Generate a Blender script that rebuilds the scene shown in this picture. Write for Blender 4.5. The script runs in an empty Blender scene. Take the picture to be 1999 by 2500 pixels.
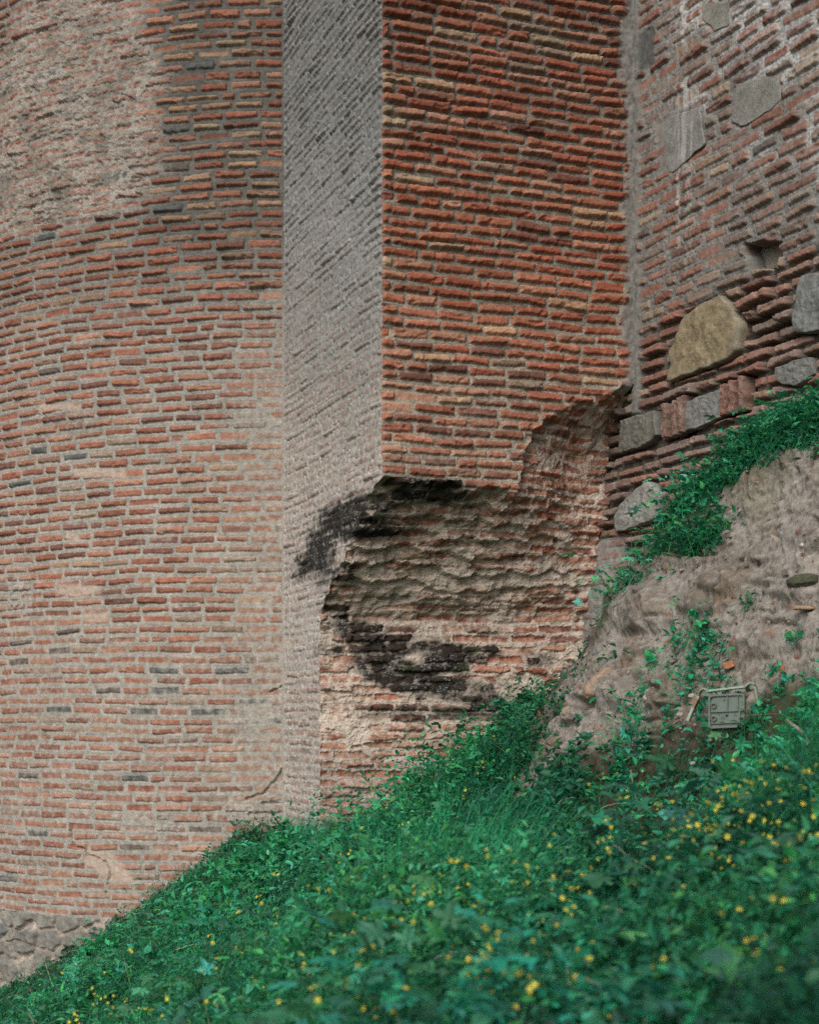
import bpy, math, random
import numpy as np

# ------------------------------------------------------------------ camera, light, exposure
scene = bpy.context.scene
F, CX, HZ = 3700.0, 1000.0, 1750.0          # focal length and horizon of the photograph, in its pixels

cam_d = bpy.data.cameras.new('camera')
cam = bpy.data.objects.new('camera', cam_d)
scene.collection.objects.link(cam)
cam.location = (0, 0, 0)
cam.rotation_euler = (math.radians(90), 0, 0)
cam_d.sensor_fit = 'HORIZONTAL'
cam_d.sensor_width = 36
cam_d.lens = 36 * F / 1999
cam_d.shift_x = 0.0
cam_d.shift_y = (HZ - 1250) / 1999
cam_d.clip_end = 500
cam_d.dof.use_dof = True
cam_d.dof.focus_distance = 9.3
cam_d.dof.aperture_fstop = 2.8
scene.camera = cam

SUN_EL, SUN_AZ = math.radians(34), math.radians(-160)   # azimuth measured from +Y towards +X
w = bpy.data.worlds.new('World'); scene.world = w; w.use_nodes = True
nt = w.node_tree
bg = nt.nodes['Background']
sky = nt.nodes.new('ShaderNodeTexSky'); sky.sky_type = 'NISHITA'; sky.sun_disc = False
sky.sun_elevation = SUN_EL; sky.sun_rotation = SUN_AZ
sky.dust_density = 4.0; sky.air_density = 1.0
hs = nt.nodes.new('ShaderNodeHueSaturation'); hs.inputs['Saturation'].default_value = 0.35   # cloud cover greys the sky
nt.links.new(sky.outputs[0], hs.inputs['Color']); nt.links.new(hs.outputs[0], bg.inputs[0])
bg.inputs[1].default_value = 0.15
sun_d = bpy.data.lights.new('sun', 'SUN'); sun_d.energy = 1.5; sun_d.angle = math.radians(30); sun_d.color = (1, .97, .93)
sun = bpy.data.objects.new('sun', sun_d); scene.collection.objects.link(sun)
from mathutils import Vector
sv = Vector((math.sin(SUN_AZ) * math.cos(SUN_EL), math.cos(SUN_AZ) * math.cos(SUN_EL), math.sin(SUN_EL)))
sun.rotation_euler = sv.to_track_quat('Z', 'Y').to_euler()
scene.view_settings.view_transform = 'Standard'; scene.view_settings.look = 'None'
scene.view_settings.gamma = 1; scene.view_settings.use_curve_mapping = False
scene.view_settings.exposure = -0.02
scene.cycles.max_bounces = 6
scene.cycles.use_denoising = False

# ------------------------------------------------------------------ helpers
RNG = np.random.default_rng(7)
PERM = RNG.permutation(1024)
PERM = np.concatenate([PERM, PERM, PERM])
G2 = np.stack([np.cos(np.arange(1024) * 2.399963), np.sin(np.arange(1024) * 2.399963)], -1)
G3 = RNG.normal(size=(1024, 3)); G3 /= np.linalg.norm(G3, axis=1)[:, None]

def n2(x, y, seed=0):
    x = np.asarray(x, float) + seed * 17.31; y = np.asarray(y, float) + seed * 9.77
    xi = np.floor(x).astype(np.int64); yi = np.floor(y).astype(np.int64)
    xf = x - xi; yf = y - yi
    u = xf * xf * xf * (xf * (xf * 6 - 15) + 10); v = yf * yf * yf * (yf * (yf * 6 - 15) + 10)
    def g(ix, iy, fx, fy):
        h = PERM[PERM[ix & 1023] + (iy & 1023)]
        return G2[h, 0] * fx + G2[h, 1] * fy
    a = g(xi, yi, xf, yf); b = g(xi + 1, yi, xf - 1, yf)
    c = g(xi, yi + 1, xf, yf - 1); d = g(xi + 1, yi + 1, xf - 1, yf - 1)
    return 1.4 * ((a + u * (b - a)) + v * ((c + u * (d - c)) - (a + u * (b - a))))

def fbm(x, y, oct=3, seed=0, gain=.5):
    t = 0; a = 1
    for i in range(oct):
        t = t + a * n2(x * 2 ** i, y * 2 ** i, seed + i * 3); a *= gain
    return t

def n3(x, y, z, seed=0):
    x = x + seed * 13.7; y = y + seed * 7.1; z = z + seed * 3.3
    xi, yi, zi = [np.floor(q).astype(np.int64) for q in (x, y, z)]
    xf, yf, zf = x - xi, y - yi, z - zi
    f = lambda t: t * t * (3 - 2 * t)
    u, v, w_ = f(xf), f(yf), f(zf)
    r = 0
    for i in (0, 1):
        for j in (0, 1):
            for k in (0, 1):
                h = PERM[PERM[PERM[(xi + i) & 1023] + ((yi + j) & 1023)] + ((zi + k) & 1023)]
                g = G3[h]
                dt = g[..., 0] * (xf - i) + g[..., 1] * (yf - j) + g[..., 2] * (zf - k)
                r = r + dt * (u if i else 1 - u) * (v if j else 1 - v) * (w_ if k else 1 - w_)
    return 1.5 * r

def fbm3(x, y, z, oct=3, seed=0, gain=.5):
    t = 0; a = 1
    for i in range(oct):
        t = t + a * n3(x * 2 ** i, y * 2 ** i, z * 2 ** i, seed + i * 3); a *= gain
    return t

def worley(x, y, seed=0, jit=.9):
    """nearest and second-nearest feature distance, id and offset of the nearest"""
    xi = np.floor(x).astype(np.int64); yi = np.floor(y).astype(np.int64)
    d1 = np.full(x.shape, 9.); d2 = np.full(x.shape, 9.); idn = np.zeros(x.shape, np.int64)
    for i in (-1, 0, 1):
        for j in (-1, 0, 1):
            h = PERM[PERM[(xi + i + seed * 7) & 1023] + ((yi + j + seed * 13) & 1023)]
            fx = xi + i + .5 + jit * (((h * 37) % 101) / 101. - .5)
            fy = yi + j + .5 + jit * (((h * 53) % 97) / 97. - .5)
            d = np.hypot(x - fx, y - fy)
            c = d < d1
            d2 = np.where(c, d1, np.minimum(d2, d)); idn = np.where(c, h, idn); d1 = np.where(c, d, d1)
    return d1, d2, idn

def sm(a, b, x):
    t = np.clip((x - a) / (b - a), 0, 1)
    return t * t * (3 - 2 * t)

def poly_sd(px, py, pts):
    """signed distance to a closed polygon, negative inside"""
    pts = np.asarray(pts, float); n = len(pts)
    d = np.full(np.shape(px), 1e18); s = np.zeros(np.shape(px), bool)
    for i in range(n):
        ax, ay = pts[i]; bx, by = pts[(i + 1) % n]
        ex, ey = bx - ax, by - ay
        wx, wy = px - ax, py - ay
        t = np.clip((wx * ex + wy * ey) / (ex * ex + ey * ey + 1e-12), 0, 1)
        d = np.minimum(d, (wx - ex * t) ** 2 + (wy - ey * t) ** 2)
        if ay != by:
            s ^= ((ay > py) != (by > py)) & (px < (bx - ax) * (py - ay) / (by - ay) + ax)
    d = np.sqrt(d)
    return np.where(s, -d, d)

def proj(P):
    return CX + F * P[..., 0] / P[..., 1], HZ - F * P[..., 2] / P[..., 1]

def at(px, py, d):
    return np.array([(px - CX) / F * d, d, (HZ - py) / F * d])

def lerp(a, b, t):
    return a + (b - a) * t

def mix(c0, c1, t):
    return c0 + (np.asarray(c1) - c0) * t[..., None]

def add_mesh(name, verts, faces, mat, parent=None, col=None, smooth=True, quads=None):
    """one mesh object; faces = list of (m,k) int arrays"""
    me = bpy.data.meshes.new(name)
    verts = np.ascontiguousarray(verts, np.float32).reshape(-1, 3)
    if not isinstance(faces, (list, tuple)): faces = [faces]
    faces = [np.asarray(f, np.int32) for f in faces if len(f)]
    loops = np.concatenate([f.reshape(-1) for f in faces])
    tot = np.concatenate([np.full(len(f), f.shape[1], np.int32) for f in faces])
    start = np.concatenate([[0], np.cumsum(tot)[:-1]]).astype(np.int32)
    me.vertices.add(len(verts)); me.vertices.foreach_set('co', verts.reshape(-1))
    me.loops.add(len(loops)); me.loops.foreach_set('vertex_index', loops)
    me.polygons.add(len(tot)); me.polygons.foreach_set('loop_start', start); me.polygons.foreach_set('loop_total', tot)
    me.polygons.foreach_set('use_smooth', np.full(len(tot), smooth, bool))
    me.update(calc_edges=True)
    if col is not None:
        at_ = me.color_attributes.new('tint', 'FLOAT_COLOR', 'POINT')
        c = np.ones((len(verts), 4), np.float32); c[:, :3] = np.clip(np.asarray(col).reshape(-1, 3), 0, 1)
        at_.data.foreach_set('color', c.reshape(-1))
    me.materials.append(mat)
    ob = bpy.data.objects.new(name, me)
    scene.collection.objects.link(ob)
    if parent is not None: ob.parent = parent
    return ob

def grid_faces(nu, nv, flip=False):
    i = np.arange(nu * nv).reshape(nu, nv)
    a, b, c, d = i[:-1, :-1].ravel(), i[1:, :-1].ravel(), i[1:, 1:].ravel(), i[:-1, 1:].ravel()
    return np.stack([a, d, c, b] if flip else [a, b, c, d], -1)

def empty(name, loc=(0, 0, 0)):
    o = bpy.data.objects.new(name, None); scene.collection.objects.link(o)
    o.location = loc; o.empty_display_size = .1
    return o

def tag(o, label=None, cat=None, group=None, kind=None):
    if label: o['label'] = label
    if cat: o['category'] = cat
    if group: o['group'] = group
    if kind: o['kind'] = kind
    return o

# ------------------------------------------------------------------ materials
def mat_tint(name, rough=.92, fine=220., contrast=.35, bump=.25, bumpdist=.004, spec=.2, transl=0., mid=40.):
    m = bpy.data.materials.new(name); m.use_nodes = True
    t = m.node_tree; b = t.nodes['Principled BSDF']
    b.inputs['Roughness'].default_value = rough
    b.inputs['Specular IOR Level'].default_value = spec
    a = t.nodes.new('ShaderNodeAttribute'); a.attribute_name = 'tint'
    tc = t.nodes.new('ShaderNodeTexCoord')
    n = t.nodes.new('ShaderNodeTexNoise'); n.inputs['Scale'].default_value = fine; n.inputs['Detail'].default_value = 3
    t.links.new(tc.outputs['Object'], n.inputs['Vector'])
    n_b = t.nodes.new('ShaderNodeTexNoise'); n_b.inputs['Scale'].default_value = mid; n_b.inputs['Detail'].default_value = 4
    t.links.new(tc.outputs['Object'], n_b.inputs['Vector'])
    ad = t.nodes.new('ShaderNodeMath'); ad.operation = 'ADD'
    t.links.new(n.outputs['Fac'], ad.inputs[0]); t.links.new(n_b.outputs['Fac'], ad.inputs[1])
    r = t.nodes.new('ShaderNodeMapRange'); r.inputs['From Min'].default_value = .6; r.inputs['From Max'].default_value = 1.4
    r.inputs['To Min'].default_value = 1 - contrast; r.inputs['To Max'].default_value = 1 + contrast
    t.links.new(ad.outputs[0], r.inputs['Value'])
    mx = t.nodes.new('ShaderNodeVectorMath'); mx.operation = 'SCALE'
    t.links.new(a.outputs['Color'], mx.inputs[0]); t.links.new(r.outputs['Result'], mx.inputs['Scale'])
    t.links.new(mx.outputs[0], b.inputs['Base Color'])
    if bump:
        bp = t.nodes.new('ShaderNodeBump'); bp.inputs['Strength'].default_value = bump; bp.inputs['Distance'].default_value = bumpdist
        t.links.new(ad.outputs[0], bp.inputs['Height']); t.links.new(bp.outputs[0], b.inputs['Normal'])
    if transl:
        tr = t.nodes.new('ShaderNodeBsdfTranslucent'); t.links.new(mx.outputs[0], tr.inputs['Color'])
        ms = t.nodes.new('ShaderNodeMixShader'); ms.inputs[0].default_value = transl
        t.links.new(b.outputs[0], ms.inputs[1]); t.links.new(tr.outputs[0], ms.inputs[2])
        t.links.new(ms.outputs[0], t.nodes['Material Output'].inputs['Surface'])
    return m

M_WALL = mat_tint('old_masonry', rough=1., fine=95, mid=30, contrast=.25, bump=.3, bumpdist=.006, spec=.03)
M_STONE = mat_tint('weathered_stone', rough=1., spec=.05, fine=90, contrast=.25, bump=.5, bumpdist=.008, mid=22)
M_DIRT = mat_tint('dry_earth', rough=1., fine=85, contrast=.34, bump=.25, bumpdist=.01, mid=26, spec=.03)
M_LEAF = mat_tint('leaf', rough=.55, fine=60, contrast=.2, bump=0, spec=.35, transl=.4)
M_PETAL = mat_tint('petal', rough=.6, fine=90, contrast=.12, bump=0, transl=.3)
M_DRY = mat_tint('dry_stem', rough=.8, fine=90, contrast=.3, bump=0)
M_METAL = mat_tint('weathered_metal', rough=.55, fine=150, contrast=.25, bump=.1, bumpdist=.001, spec=.4)

# ------------------------------------------------------------------ plan of the fortress
DF = np.array([.932, .363]); DF /= np.linalg.norm(DF)              # along the buttress front, left to right
DL = np.array([-.392, 1.]); DL /= np.linalg.norm(DL)               # along its left flank, going back
DR = np.array([-.486, 1.]); DR /= np.linalg.norm(DR)               # along the right wall, going back
P0 = np.array([-.156, 8.6])                                         # front corner of the buttress
FRONT_W = 1.633 * 1.0
PC = P0 + DF * FRONT_W                                              # inner corner with the right wall
FLANK = 1.81 * math.hypot(.392, 1)
TWR, TWC = 3.28, np.array([-.865, 10.4 + 3.28])
TOP = 8.0

# ------------------------------------------------------------------ brick courses
PAL = np.array([[.275, .098, .062], [.31, .130, .084], [.335, .175, .12], [.365, .235, .15], [.34, .255, .17], [.18, .078, .06], [.25, .175, .13], [.085, .083, .078]])

class Courses:
    """rows of bricks over a wall's own (u, v) surface; answers for any point which brick it is on and how far inside"""
    def __init__(s, u0, u1, v0, v1, pitch, length, seed, thick=.62, joint=.022, vary=.13):
        r = np.random.default_rng(seed)
        n = int((v1 - v0) / pitch) + 4
        hs_ = pitch * (1 + r.normal(0, .07, n))
        s.rb = v0 - pitch + np.concatenate([[0], np.cumsum(hs_)])
        keys, cu, hl, row = [], [], [], []
        for k in range(n):
            u = u0 - length * (1.2 + r.random() * .25 + .5 * (k % 2))
            while u < u1 + length:
                L = length * np.clip(1 + r.normal(0, vary * .5), .75, 1.3)
                if r.random() < .06: L *= .55
                keys.append(k * 1000 + u + 100); cu.append(u + L / 2); hl.append((L - joint * r.uniform(.6, 1.5)) / 2); row.append(k)
                u += L
        s.keys = np.array(keys); s.cu = np.array(cu); s.hl = np.array(hl); row = np.array(row)
        m = len(cu)
        s.row = row
        s.cv = (s.rb[row] + s.rb[row + 1]) / 2 + r.normal(0, .0022, m)
        s.ht = np.diff(s.rb)[row] * thick / 2 * np.clip(1 + r.normal(0, .09, m), .75, 1.25)
        s.tilt = r.normal(0, .018, m)
        s.rnd = r.random((m, 6)); s.nrm = r.normal(0, 1, (m, 3)); s.n = m
        s.r = r; s.u0 = u0; s.seed = seed
        s.taper = r.normal(0, .06, m)
    def wob(s, U, V):
        return .012 * n2(U * .9, V * .7, s.seed) + .006 * n2(U * 3, V * 3, s.seed + 4)
    def at(s, U, V):
        Vw = V + s.wob(U, V)
        row = np.clip(np.searchsorted(s.rb, Vw) - 1, 0, len(s.rb) - 2)
        i = np.clip(np.searchsorted(s.keys, row * 1000 + U + 100) - 1, 0, s.n - 1)
        du = U - s.cu[i]
        dv = Vw - s.cv[i] - s.tilt[i] * du
        return i, du, dv
    def sd(s, U, V, i, du, dv, rough=1., rc=.006):
        en = rough * (.0042 * n2(U * 38, V * 46, s.seed + 1) + .003 * n2(U * 90, V * 100, s.seed + 2) + .0048 * n2(U * 11, V * 17, s.seed + 3))
        q1 = np.abs(du) - s.hl[i] + rc
        q2 = np.abs(dv) - s.ht[i] * (1 + s.taper[i] * du / s.hl[i]) + rc
        return np.hypot(np.maximum(q1, 0), np.maximum(q2, 0)) + np.minimum(np.maximum(q1, q2), 0) - rc + en

def pick(rn, weights):
    """index into PAL per brick from cumulative weights (rows = per-brick weights)"""
    wgt = np.asarray(weights, float); wgt = wgt / wgt.sum(-1, keepdims=True)
    return np.minimum((rn[:, None] > np.cumsum(wgt, -1)).sum(-1), len(PAL) - 1)

def dress(crs, U, V, i, du, dv, sd, bcol, prot, smear, mortar, mamp, mbase, rough, seed, hf=1.):
    """height above the mortar bed and colour for every point of a brick face"""
    m = sm(.0035, -.0045, sd)
    f1 = fbm(U * 24, V * 24, 4, seed + 20); f2 = hf * n2(U * 75, V * 75, seed + 30); f3 = hf * n2(U * 130, V * 130, seed + 31)
    fb = fbm(U * 3.2, V * 3.2, 3, seed + 40)
    hm = mbase + mamp * (.55 * f1 + .35 * f2 + .3 * f3 + .5 * fb)
    hm = hm - .004 * sm(.012, .0, sd) * sm(0, .004, sd + .004) * (prot[i] > .006)      # the bed is washed out along the arrises
    dome = 1 - np.exp(np.minimum(sd, 0) / .0032)
    p = prot[i]
    hb = p * dome + rough * (.0022 * f1 + .0018 * f2 + .0012 * f3) + crs.nrm[i, 0] * .05 * du * np.clip(p / .02, 0, 1) + crs.nrm[i, 1] * .12 * dv * np.clip(p / .02, 0, 1)
    chip = sm(.2, .55, n2(U * 15, V * 22, seed + 50)) * .012 * rough
    hb = hb - chip * np.clip(p / .02, .2, 1)
    h = lerp(hm, hb, m)
    # colour
    c = bcol[i] * (1 + .16 * n2(U * 9, V * 30, seed + 60) + .12 * f1 + .10 * f2)[..., None]
    c = mix(c, c * np.array([1.15, 1.45, 1.6]), np.clip(.35 * sm(.1, .7, n2(U * 6, V * 9, seed + 61)), 0, 1))
    cm = mortar * (1 + .20 * f1 + .16 * f2 + .12 * f3 + .12 * fb)[..., None]
    grit = sm(.45, .7, n2(U * 110, V * 110, seed + 70))
    cm = cm * (1 - .35 * hf * grit)[..., None]
    sme = np.clip(smear + .55 * f1 * np.minimum(smear * 3, 1) + .3 * (crs.rnd[i, 3] - .5) * np.minimum(smear * 4, 1), 0, .93)
    bm = m * (1 - sme)
    return h, mix(cm, c, bm), m

def axis(lo, hi, f0, f1, fine, coarse):
    a = np.arange(lo, f0, coarse) if lo < f0 else np.array([])
    c = np.arange(f1, hi + coarse, coarse) if hi > f1 else np.array([f1])
    return np.concatenate([a, np.arange(f0, f1, fine), c])

# ------------------------------------------------------------------ round tower
def build_tower():
    root = empty('round_tower', (TWC[0], TWC[1], -2.4))
    tag(root, 'curved brick tower wall filling the left side, pale mortar between thin red bricks', 'tower')
    a = axis(-math.pi + .02, math.pi, -.10, .83, .0052 / TWR, .05)
    v = axis(-3.2, TOP, -1.75, 5.5, .0052, .06)
    A, V = np.meshgrid(a, v, indexing='ij'); U = A * TWR
    N = np.stack([-np.sin(A), -np.cos(A), np.zeros_like(A)], -1)
    P = np.stack([TWC[0] - TWR * np.sin(A), TWC[1] - TWR * np.cos(A), V], -1)
    PX, PY = proj(P); bad = P[..., 1] < 1; PX[bad] = 0; PY[bad] = 0
    PX = np.where(np.cos(A) < .2, -3000, PX)
    crs = Courses(-TWR * 3.2, TWR * 3.2, -3.2, TOP, .0688, .240, 11, thick=.57, joint=.027)
    # where each brick stands
    ca = crs.cu / TWR
    bp = np.stack([TWC[0] - TWR * np.sin(ca), TWC[1] - TWR * np.cos(ca), crs.cv], -1)
    bx, by = proj(bp); bx = np.where(np.cos(ca) < .2, -3000, bx)
    worn_poly = [(-900, 620), (0, 588), (140, 548), (300, 505), (385, 440), (395, 330), (405, 200), (360, 110), (330, 70), (280, -40), (60, 20), (30, 110), (-40, 120), (-900, 300)]
    def worn(x, y, nx, ny):
        return sm(34, -28, poly_sd(x + 62 * n2(nx * 2.1, ny * 2.6, 5) + 30 * n2(nx * 6, ny * 11, 6), y + 20 * n2(nx * 2, ny * 2.3, 7), worn_poly))
    WB = worn(bx, by, crs.cu, crs.cv)
    W = worn(PX, PY, U, V)
    # brick colours by zone
    up = sm(760, 480, by) * sm(330, 420, bx)           # the dark-bedded upper right zone: many ochre bricks
    red = sm(760, 860, by) * sm(1420, 1300, by) * sm(560, 420, bx)
    low = sm(1450, 1600, by)
    wts = np.array([.26, .33, .24, .025, .006, .12, .03, .003])[None] * np.ones((crs.n, 1))
    wts += up[:, None] * np.array([-.10, -.02, .14, .24, .10, .02, .12, .02])
    wts += red[:, None] * np.array([.12, .06, 0, -.04, 0, .06, .0, 0])
    wts += low[:, None] * np.array([-.02, .16, .16, -.02, -.01, -.08, .02, .012])
    wts = np.clip(wts, 0.002, 1)
    k = pick(crs.rnd[:, 0], wts)
    bcol = PAL[k] * (1 + .14 * crs.nrm[:, 2:3])
    bcol = lerp(bcol, np.array([.27, .15, .115]), .22) * np.array([.88, .87, .84]) * lerp(1., .82, sm(900, 450, by))[:, None]
    bcol = np.where((WB > .5)[:, None], lerp(bcol, np.array([.29, .16, .125]), .5), bcol)
    pale = sm(520, 640, bx) * sm(680, 900, by)
    bcol = lerp(bcol, np.array([.32, .205, .15]), (.35 * pale)[:, None])
    for (x, y, c) in [(150, 172, 7), (268, 442, 7), (420, 318, 7), (495, 168, 7), (110, 155, 6), (390, 505, 7), (430, 1640, 7), (370, 1690, 7), (325, 1740, 7), (480, 1738, 7), (350, 1892, 7), (92, 2034, 7),
                      (612, 1722, 7), (632, 1766, 7), (8, 2156, 7), (585, 1640, 7), (165, 1742, 7), (145, 1768, 6), (190, 1775, 6), (205, 45, 5), (240, 150, 5), (385, 25, 0), (378, 90, 0), (540, 803, 5), (180, 1115, 7), (265, 1118, 6),
                      (70, 1092, 7), (35, 1188, 7), (180, 1186, 6), (310, 1075, 6), (40, 720, 5), (300, 770, 5), (110, 565, 7), (190, 550, 5)]:
        j = np.argmin((bx - x) ** 2 + 4 * (by - y) ** 2 + 1e9 * (np.cos(ca) < .2)); bcol[j] = PAL[c] * np.array([1., 1.05, 1.05])
    # how far the bricks stand out, and how much mortar is smeared over them
    prot = .0105 + .0045 * crs.nrm[:, 0] + .010 * up + .008 * sm(1000, 600, by) * (1 - up) + .003 * red - .005 * low
    prot = lerp(prot, .002 + .007 * crs.nrm[:, 0], WB)
    prot = np.where(crs.rnd[:, 4] < .03, -.004, prot)
    prot = prot * (1 - .6 * pale)
    prot = np.where((WB > .5) & (crs.rnd[:, 4] > .95), .022, prot)
    prot = np.clip(prot, -.006, .042)
    smear = .06 + .34 * W + .35 * W * sm(-.1, .5, fbm(U * 2.2, V * 2.6, 3, 86)) + .26 * sm(520, 680, PX) * sm(640, 850, PY) + .14 * sm(1450, 1650, PY) + .55 * sm(.42, .7, n2(U * 1.6, V * 2.6, 81)) * sm(700, 900, PY)
    pale_m = np.array([.295, .278, .243]); dark_m = np.array([.088, .088, .079]); grey_m = np.array([.222, .214, .192]); pink_m = np.array([.285, .262, .228])
    mort = np.broadcast_to(pale_m, P.shape).copy()
    mort = mix(mort, grey_m, sm(1350, 900, PY) * .55)
    mort = mix(mort, dark_m, sm(760, 560, PY + 60 * n2(U * 2, V * 2, 82)) * sm(300, 420, PX) * .9)
    mort = mix(mort, dark_m * 1.25, sm(900, 600, PY) * .55 * (1 - W))
    mort = mix(mort, pink_m * .92, W * .9)
    mort = mix(mort, np.array([.15, .148, .125]), W * sm(.0, .45, fbm(U * 3.2, V * 4, 3, 84)) * .8)
    mort = mix(mort, np.array([.09, .09, .08]), W * sm(.3, .6, fbm(U * 7, V * 9, 3, 87)) * .45)
    mort = mix(mort, dark_m * .7, .5 * sm(.35, .75, fbm(U * 1.1, V * .5, 3, 83)) * sm(1100, 500, PY))
    mamp = .0045 + .006 * W
    i, du, dv = crs.at(U, V)
    sdv = crs.sd(U, V, i, du, dv, rough=.8 + 1.6 * W)
    h, col, m = dress(crs, U, V, i, du, dv, sdv, bcol, prot, smear, mort, mamp, 0., 1 + W, 100)
    h = h + W * (.012 * fbm(U * 5, V * 8, 3, 88) - .012 * sm(.3, .6, fbm(U * 11, V * 15, 2, 89)))
    # shallow plaster scars and the stepped crack near the foot
    scar = sm(.008, -.012, np.minimum.reduce([poly_sd(PX, PY, q) / 900 + .006 * n2(U * 14, V * 14, 90) for q in (
        [(140, 1420), (240, 1425), (245, 1450), (200, 1462), (140, 1455)], [(205, 1495), (265, 1495), (265, 1520), (205, 1520)],
        [(165, 1305), (200, 1305), (202, 1325), (165, 1325)], [(180, 1140), (315, 1150), (310, 1172), (180, 1165)], [(95, 985), (200, 988), (195, 1005), (95, 1002)],
        [(210, 2075), (275, 2085), (330, 2140), (325, 2165), (260, 2150), (205, 2100)])]))
    h = lerp(h, .004 + .004 * fbm(U * 20, V * 20, 3, 91), scar)
    col = mix(col, np.array([.40, .32, .26]), scar * .8)
    def line(pts, wd):
        d = np.full(PX.shape, 1e9)
        for (ax, ay), (cx_, cy_) in zip(pts[:-1], pts[1:]):
            ex, ey = cx_ - ax, cy_ - ay
            t = np.clip(((PX - ax) * ex + (PY - ay) * ey) / (ex * ex + ey * ey), 0, 1)
            d = np.minimum(d, np.hypot(PX - ax - ex * t, PY - ay - ey * t))
        return sm(wd, wd * .3, d + 3 * n2(U * 30, V * 30, 95))
    crack = line([(172, 2030), (178, 2066), (205, 2072), (212, 2086), (240, 2096), (262, 2110), (270, 2130), (262, 2160), (258, 2180)], 4)
    h = h - .03 * crack
    crack2 = line([(690, 1880), (675, 1905), (640, 1940), (600, 1952)], 5) + line([(690, 1985), (610, 1988)], 5) + line([(690, 1960), (640, 1962)], 4) + line([(660, 1690), (690, 1676)], 3)
    h = h - .025 * np.clip(crack2, 0, 1)
    # the last courses by the inner corner vanish under a fillet of mortar
    fil = sm(686, 692, PX)
    h = lerp(h, .012 + .004 * fbm(U * 20, V * 20, 3, 92), fil * (np.cos(A) > .2)); col = mix(col, mort * .95, fil)
    base_v = -1.405 + .03 * n2(U * 3, V * 0, 99)
    # part the sheet at the stone footing
    Q = P + N * h[..., None]
    Q[..., :2] += (P[..., :2] - TWC) / TWR * 0
    lp = Q - np.array(root.location)
    js = np.searchsorted(v, -1.50)
    nu = len(a)
    sel = lp[:, js:]
    add_mesh('brick_facing', sel, grid_faces(nu, sel.shape[1], True), M_WALL, root, col[:, js:])
    # rubble footing below the bricks
    v2 = axis(-3.2, -1.38, -2.4, -1.42, .006, .06); v2 = v2[v2 <= -1.37]
    A, V = np.meshgrid(a, v2, indexing='ij'); U = A * TWR
    wx = U + .05 * n2(U * 5, V * 5, 3); wy = V + .05 * n2(U * 5, V * 5, 8)
    d1, d2, idn = worley(wx / .19, wy / .15, 3)
    edge = d2 - d1
    st = sm(.05, .22, edge + .12 * n2(U * 22, V * 22, 12))
    f1 = fbm(U * 14, V * 14, 4, 14)
    h = .012 + st * (.035 + .02 * ((idn % 13) / 13.)) + .010 * f1 - .02 * sm(-1.43, -1.38, V)
    base = np.stack([.17 + .10 * ((idn % 7) / 7.), .165 + .085 * ((idn % 7) / 7.), .15 + .06 * ((idn % 7) / 7.)], -1)
    base = np.where(((idn % 5) == 0)[..., None], np.array([.13, .14, .145]), base)
    c = mix(np.broadcast_to(np.array([.35, .305, .26]), base.shape).copy(), base, st) * (1 + .25 * f1 + .15 * n2(U * 80, V * 80, 15))[..., None]
    N = np.stack([-np.sin(A), -np.cos(A), np.zeros_like(A)], -1)
    P = np.stack([TWC[0] - TWR * np.sin(A), TWC[1] - TWR * np.cos(A), V], -1)
    Q = P + N * h[..., None] - np.array(root.location)
    add_mesh('stone_footing', Q, grid_faces(nu, len(v2), True), M_WALL, root, c)['label'] = 'rough grey rubble stones in pale mortar below the bricks'

build_tower()

# ------------------------------------------------------------------ square buttress
EDGE = np.array([(-400, 1155), (925, 1160), (985, 1178), (1060, 1175), (1150, 1188), (1215, 1200), (1262, 1205), (1280, 1120), (1296, 1050), (1335, 1015), (1385, 995), (1440, 972), (1500, 962), (1530, 935), (1600, 925), (3000, 900)], float)

def recess(px, py, u, z, seed=0):
    """how far the weathered lower part of the front lies back, seen as a field over the front plane"""
    wx = px + 12 * n2(u * 7, z * 7, 31) + 6 * n2(u * 20, z * 26, 32)
    wob = 16 * n2(u * 6, z * 5, 33) + 9 * n2(u * 18, z * 18, 34)
    ye = np.interp(wx, EDGE[:, 0], EDGE[:, 1]) + wob
    bite = sm(0, 26, py - ye) * lerp(.085, .34, sm(1270, 1520, px) * sm(0, 1, (py - ye) / 130)) * sm(1225, 1290, wx)
    y2 = np.interp(wx, [900, 985, 1060, 1150, 1262, 1600], [1160, 1178, 1175, 1188, 1200, 1190]) + wob
    t = np.clip((py - y2) / 300, 0, 1.2)
    first = sm(0, .07, t) * .07
    g = np.clip(first + (1 - first) * np.clip(t, 0, 1) ** .85, 0, 1)
    stp = np.floor(g * 9 + .35 * n2(u * 3, z * 2, 36)) / 9
    g = lerp(g, np.clip(stp, 0, 1), .6 * sm(0, .1, t) * sm(.97, .8, g))
    ramp = np.clip(g, 0, 1) * lerp(1.14, .50, np.clip(u / FRONT_W, 0, 1))
    return np.sqrt(np.maximum(ramp, 0) ** 2 + bite ** 2 * (1 - .5 * np.clip(g, 0, 1)))

def corner_t(z):
    """setback of the buttress's front-left corner along the flank"""
    u = np.zeros_like(z)
    py = HZ - F * z / 8.6
    r = recess(np.full_like(z, 933.), py, u, z)
    return r + .016 * np.sign(n2(np.floor((z + 3) / .033) * 1.73, z * 0, 41)) * np.abs(n2(np.floor((z + 3) / .033) * 1.73, z * 0, 41)) + .035 * n2(z * 9, z * 0, 42) * sm(1.6, 1.2, z)

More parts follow.
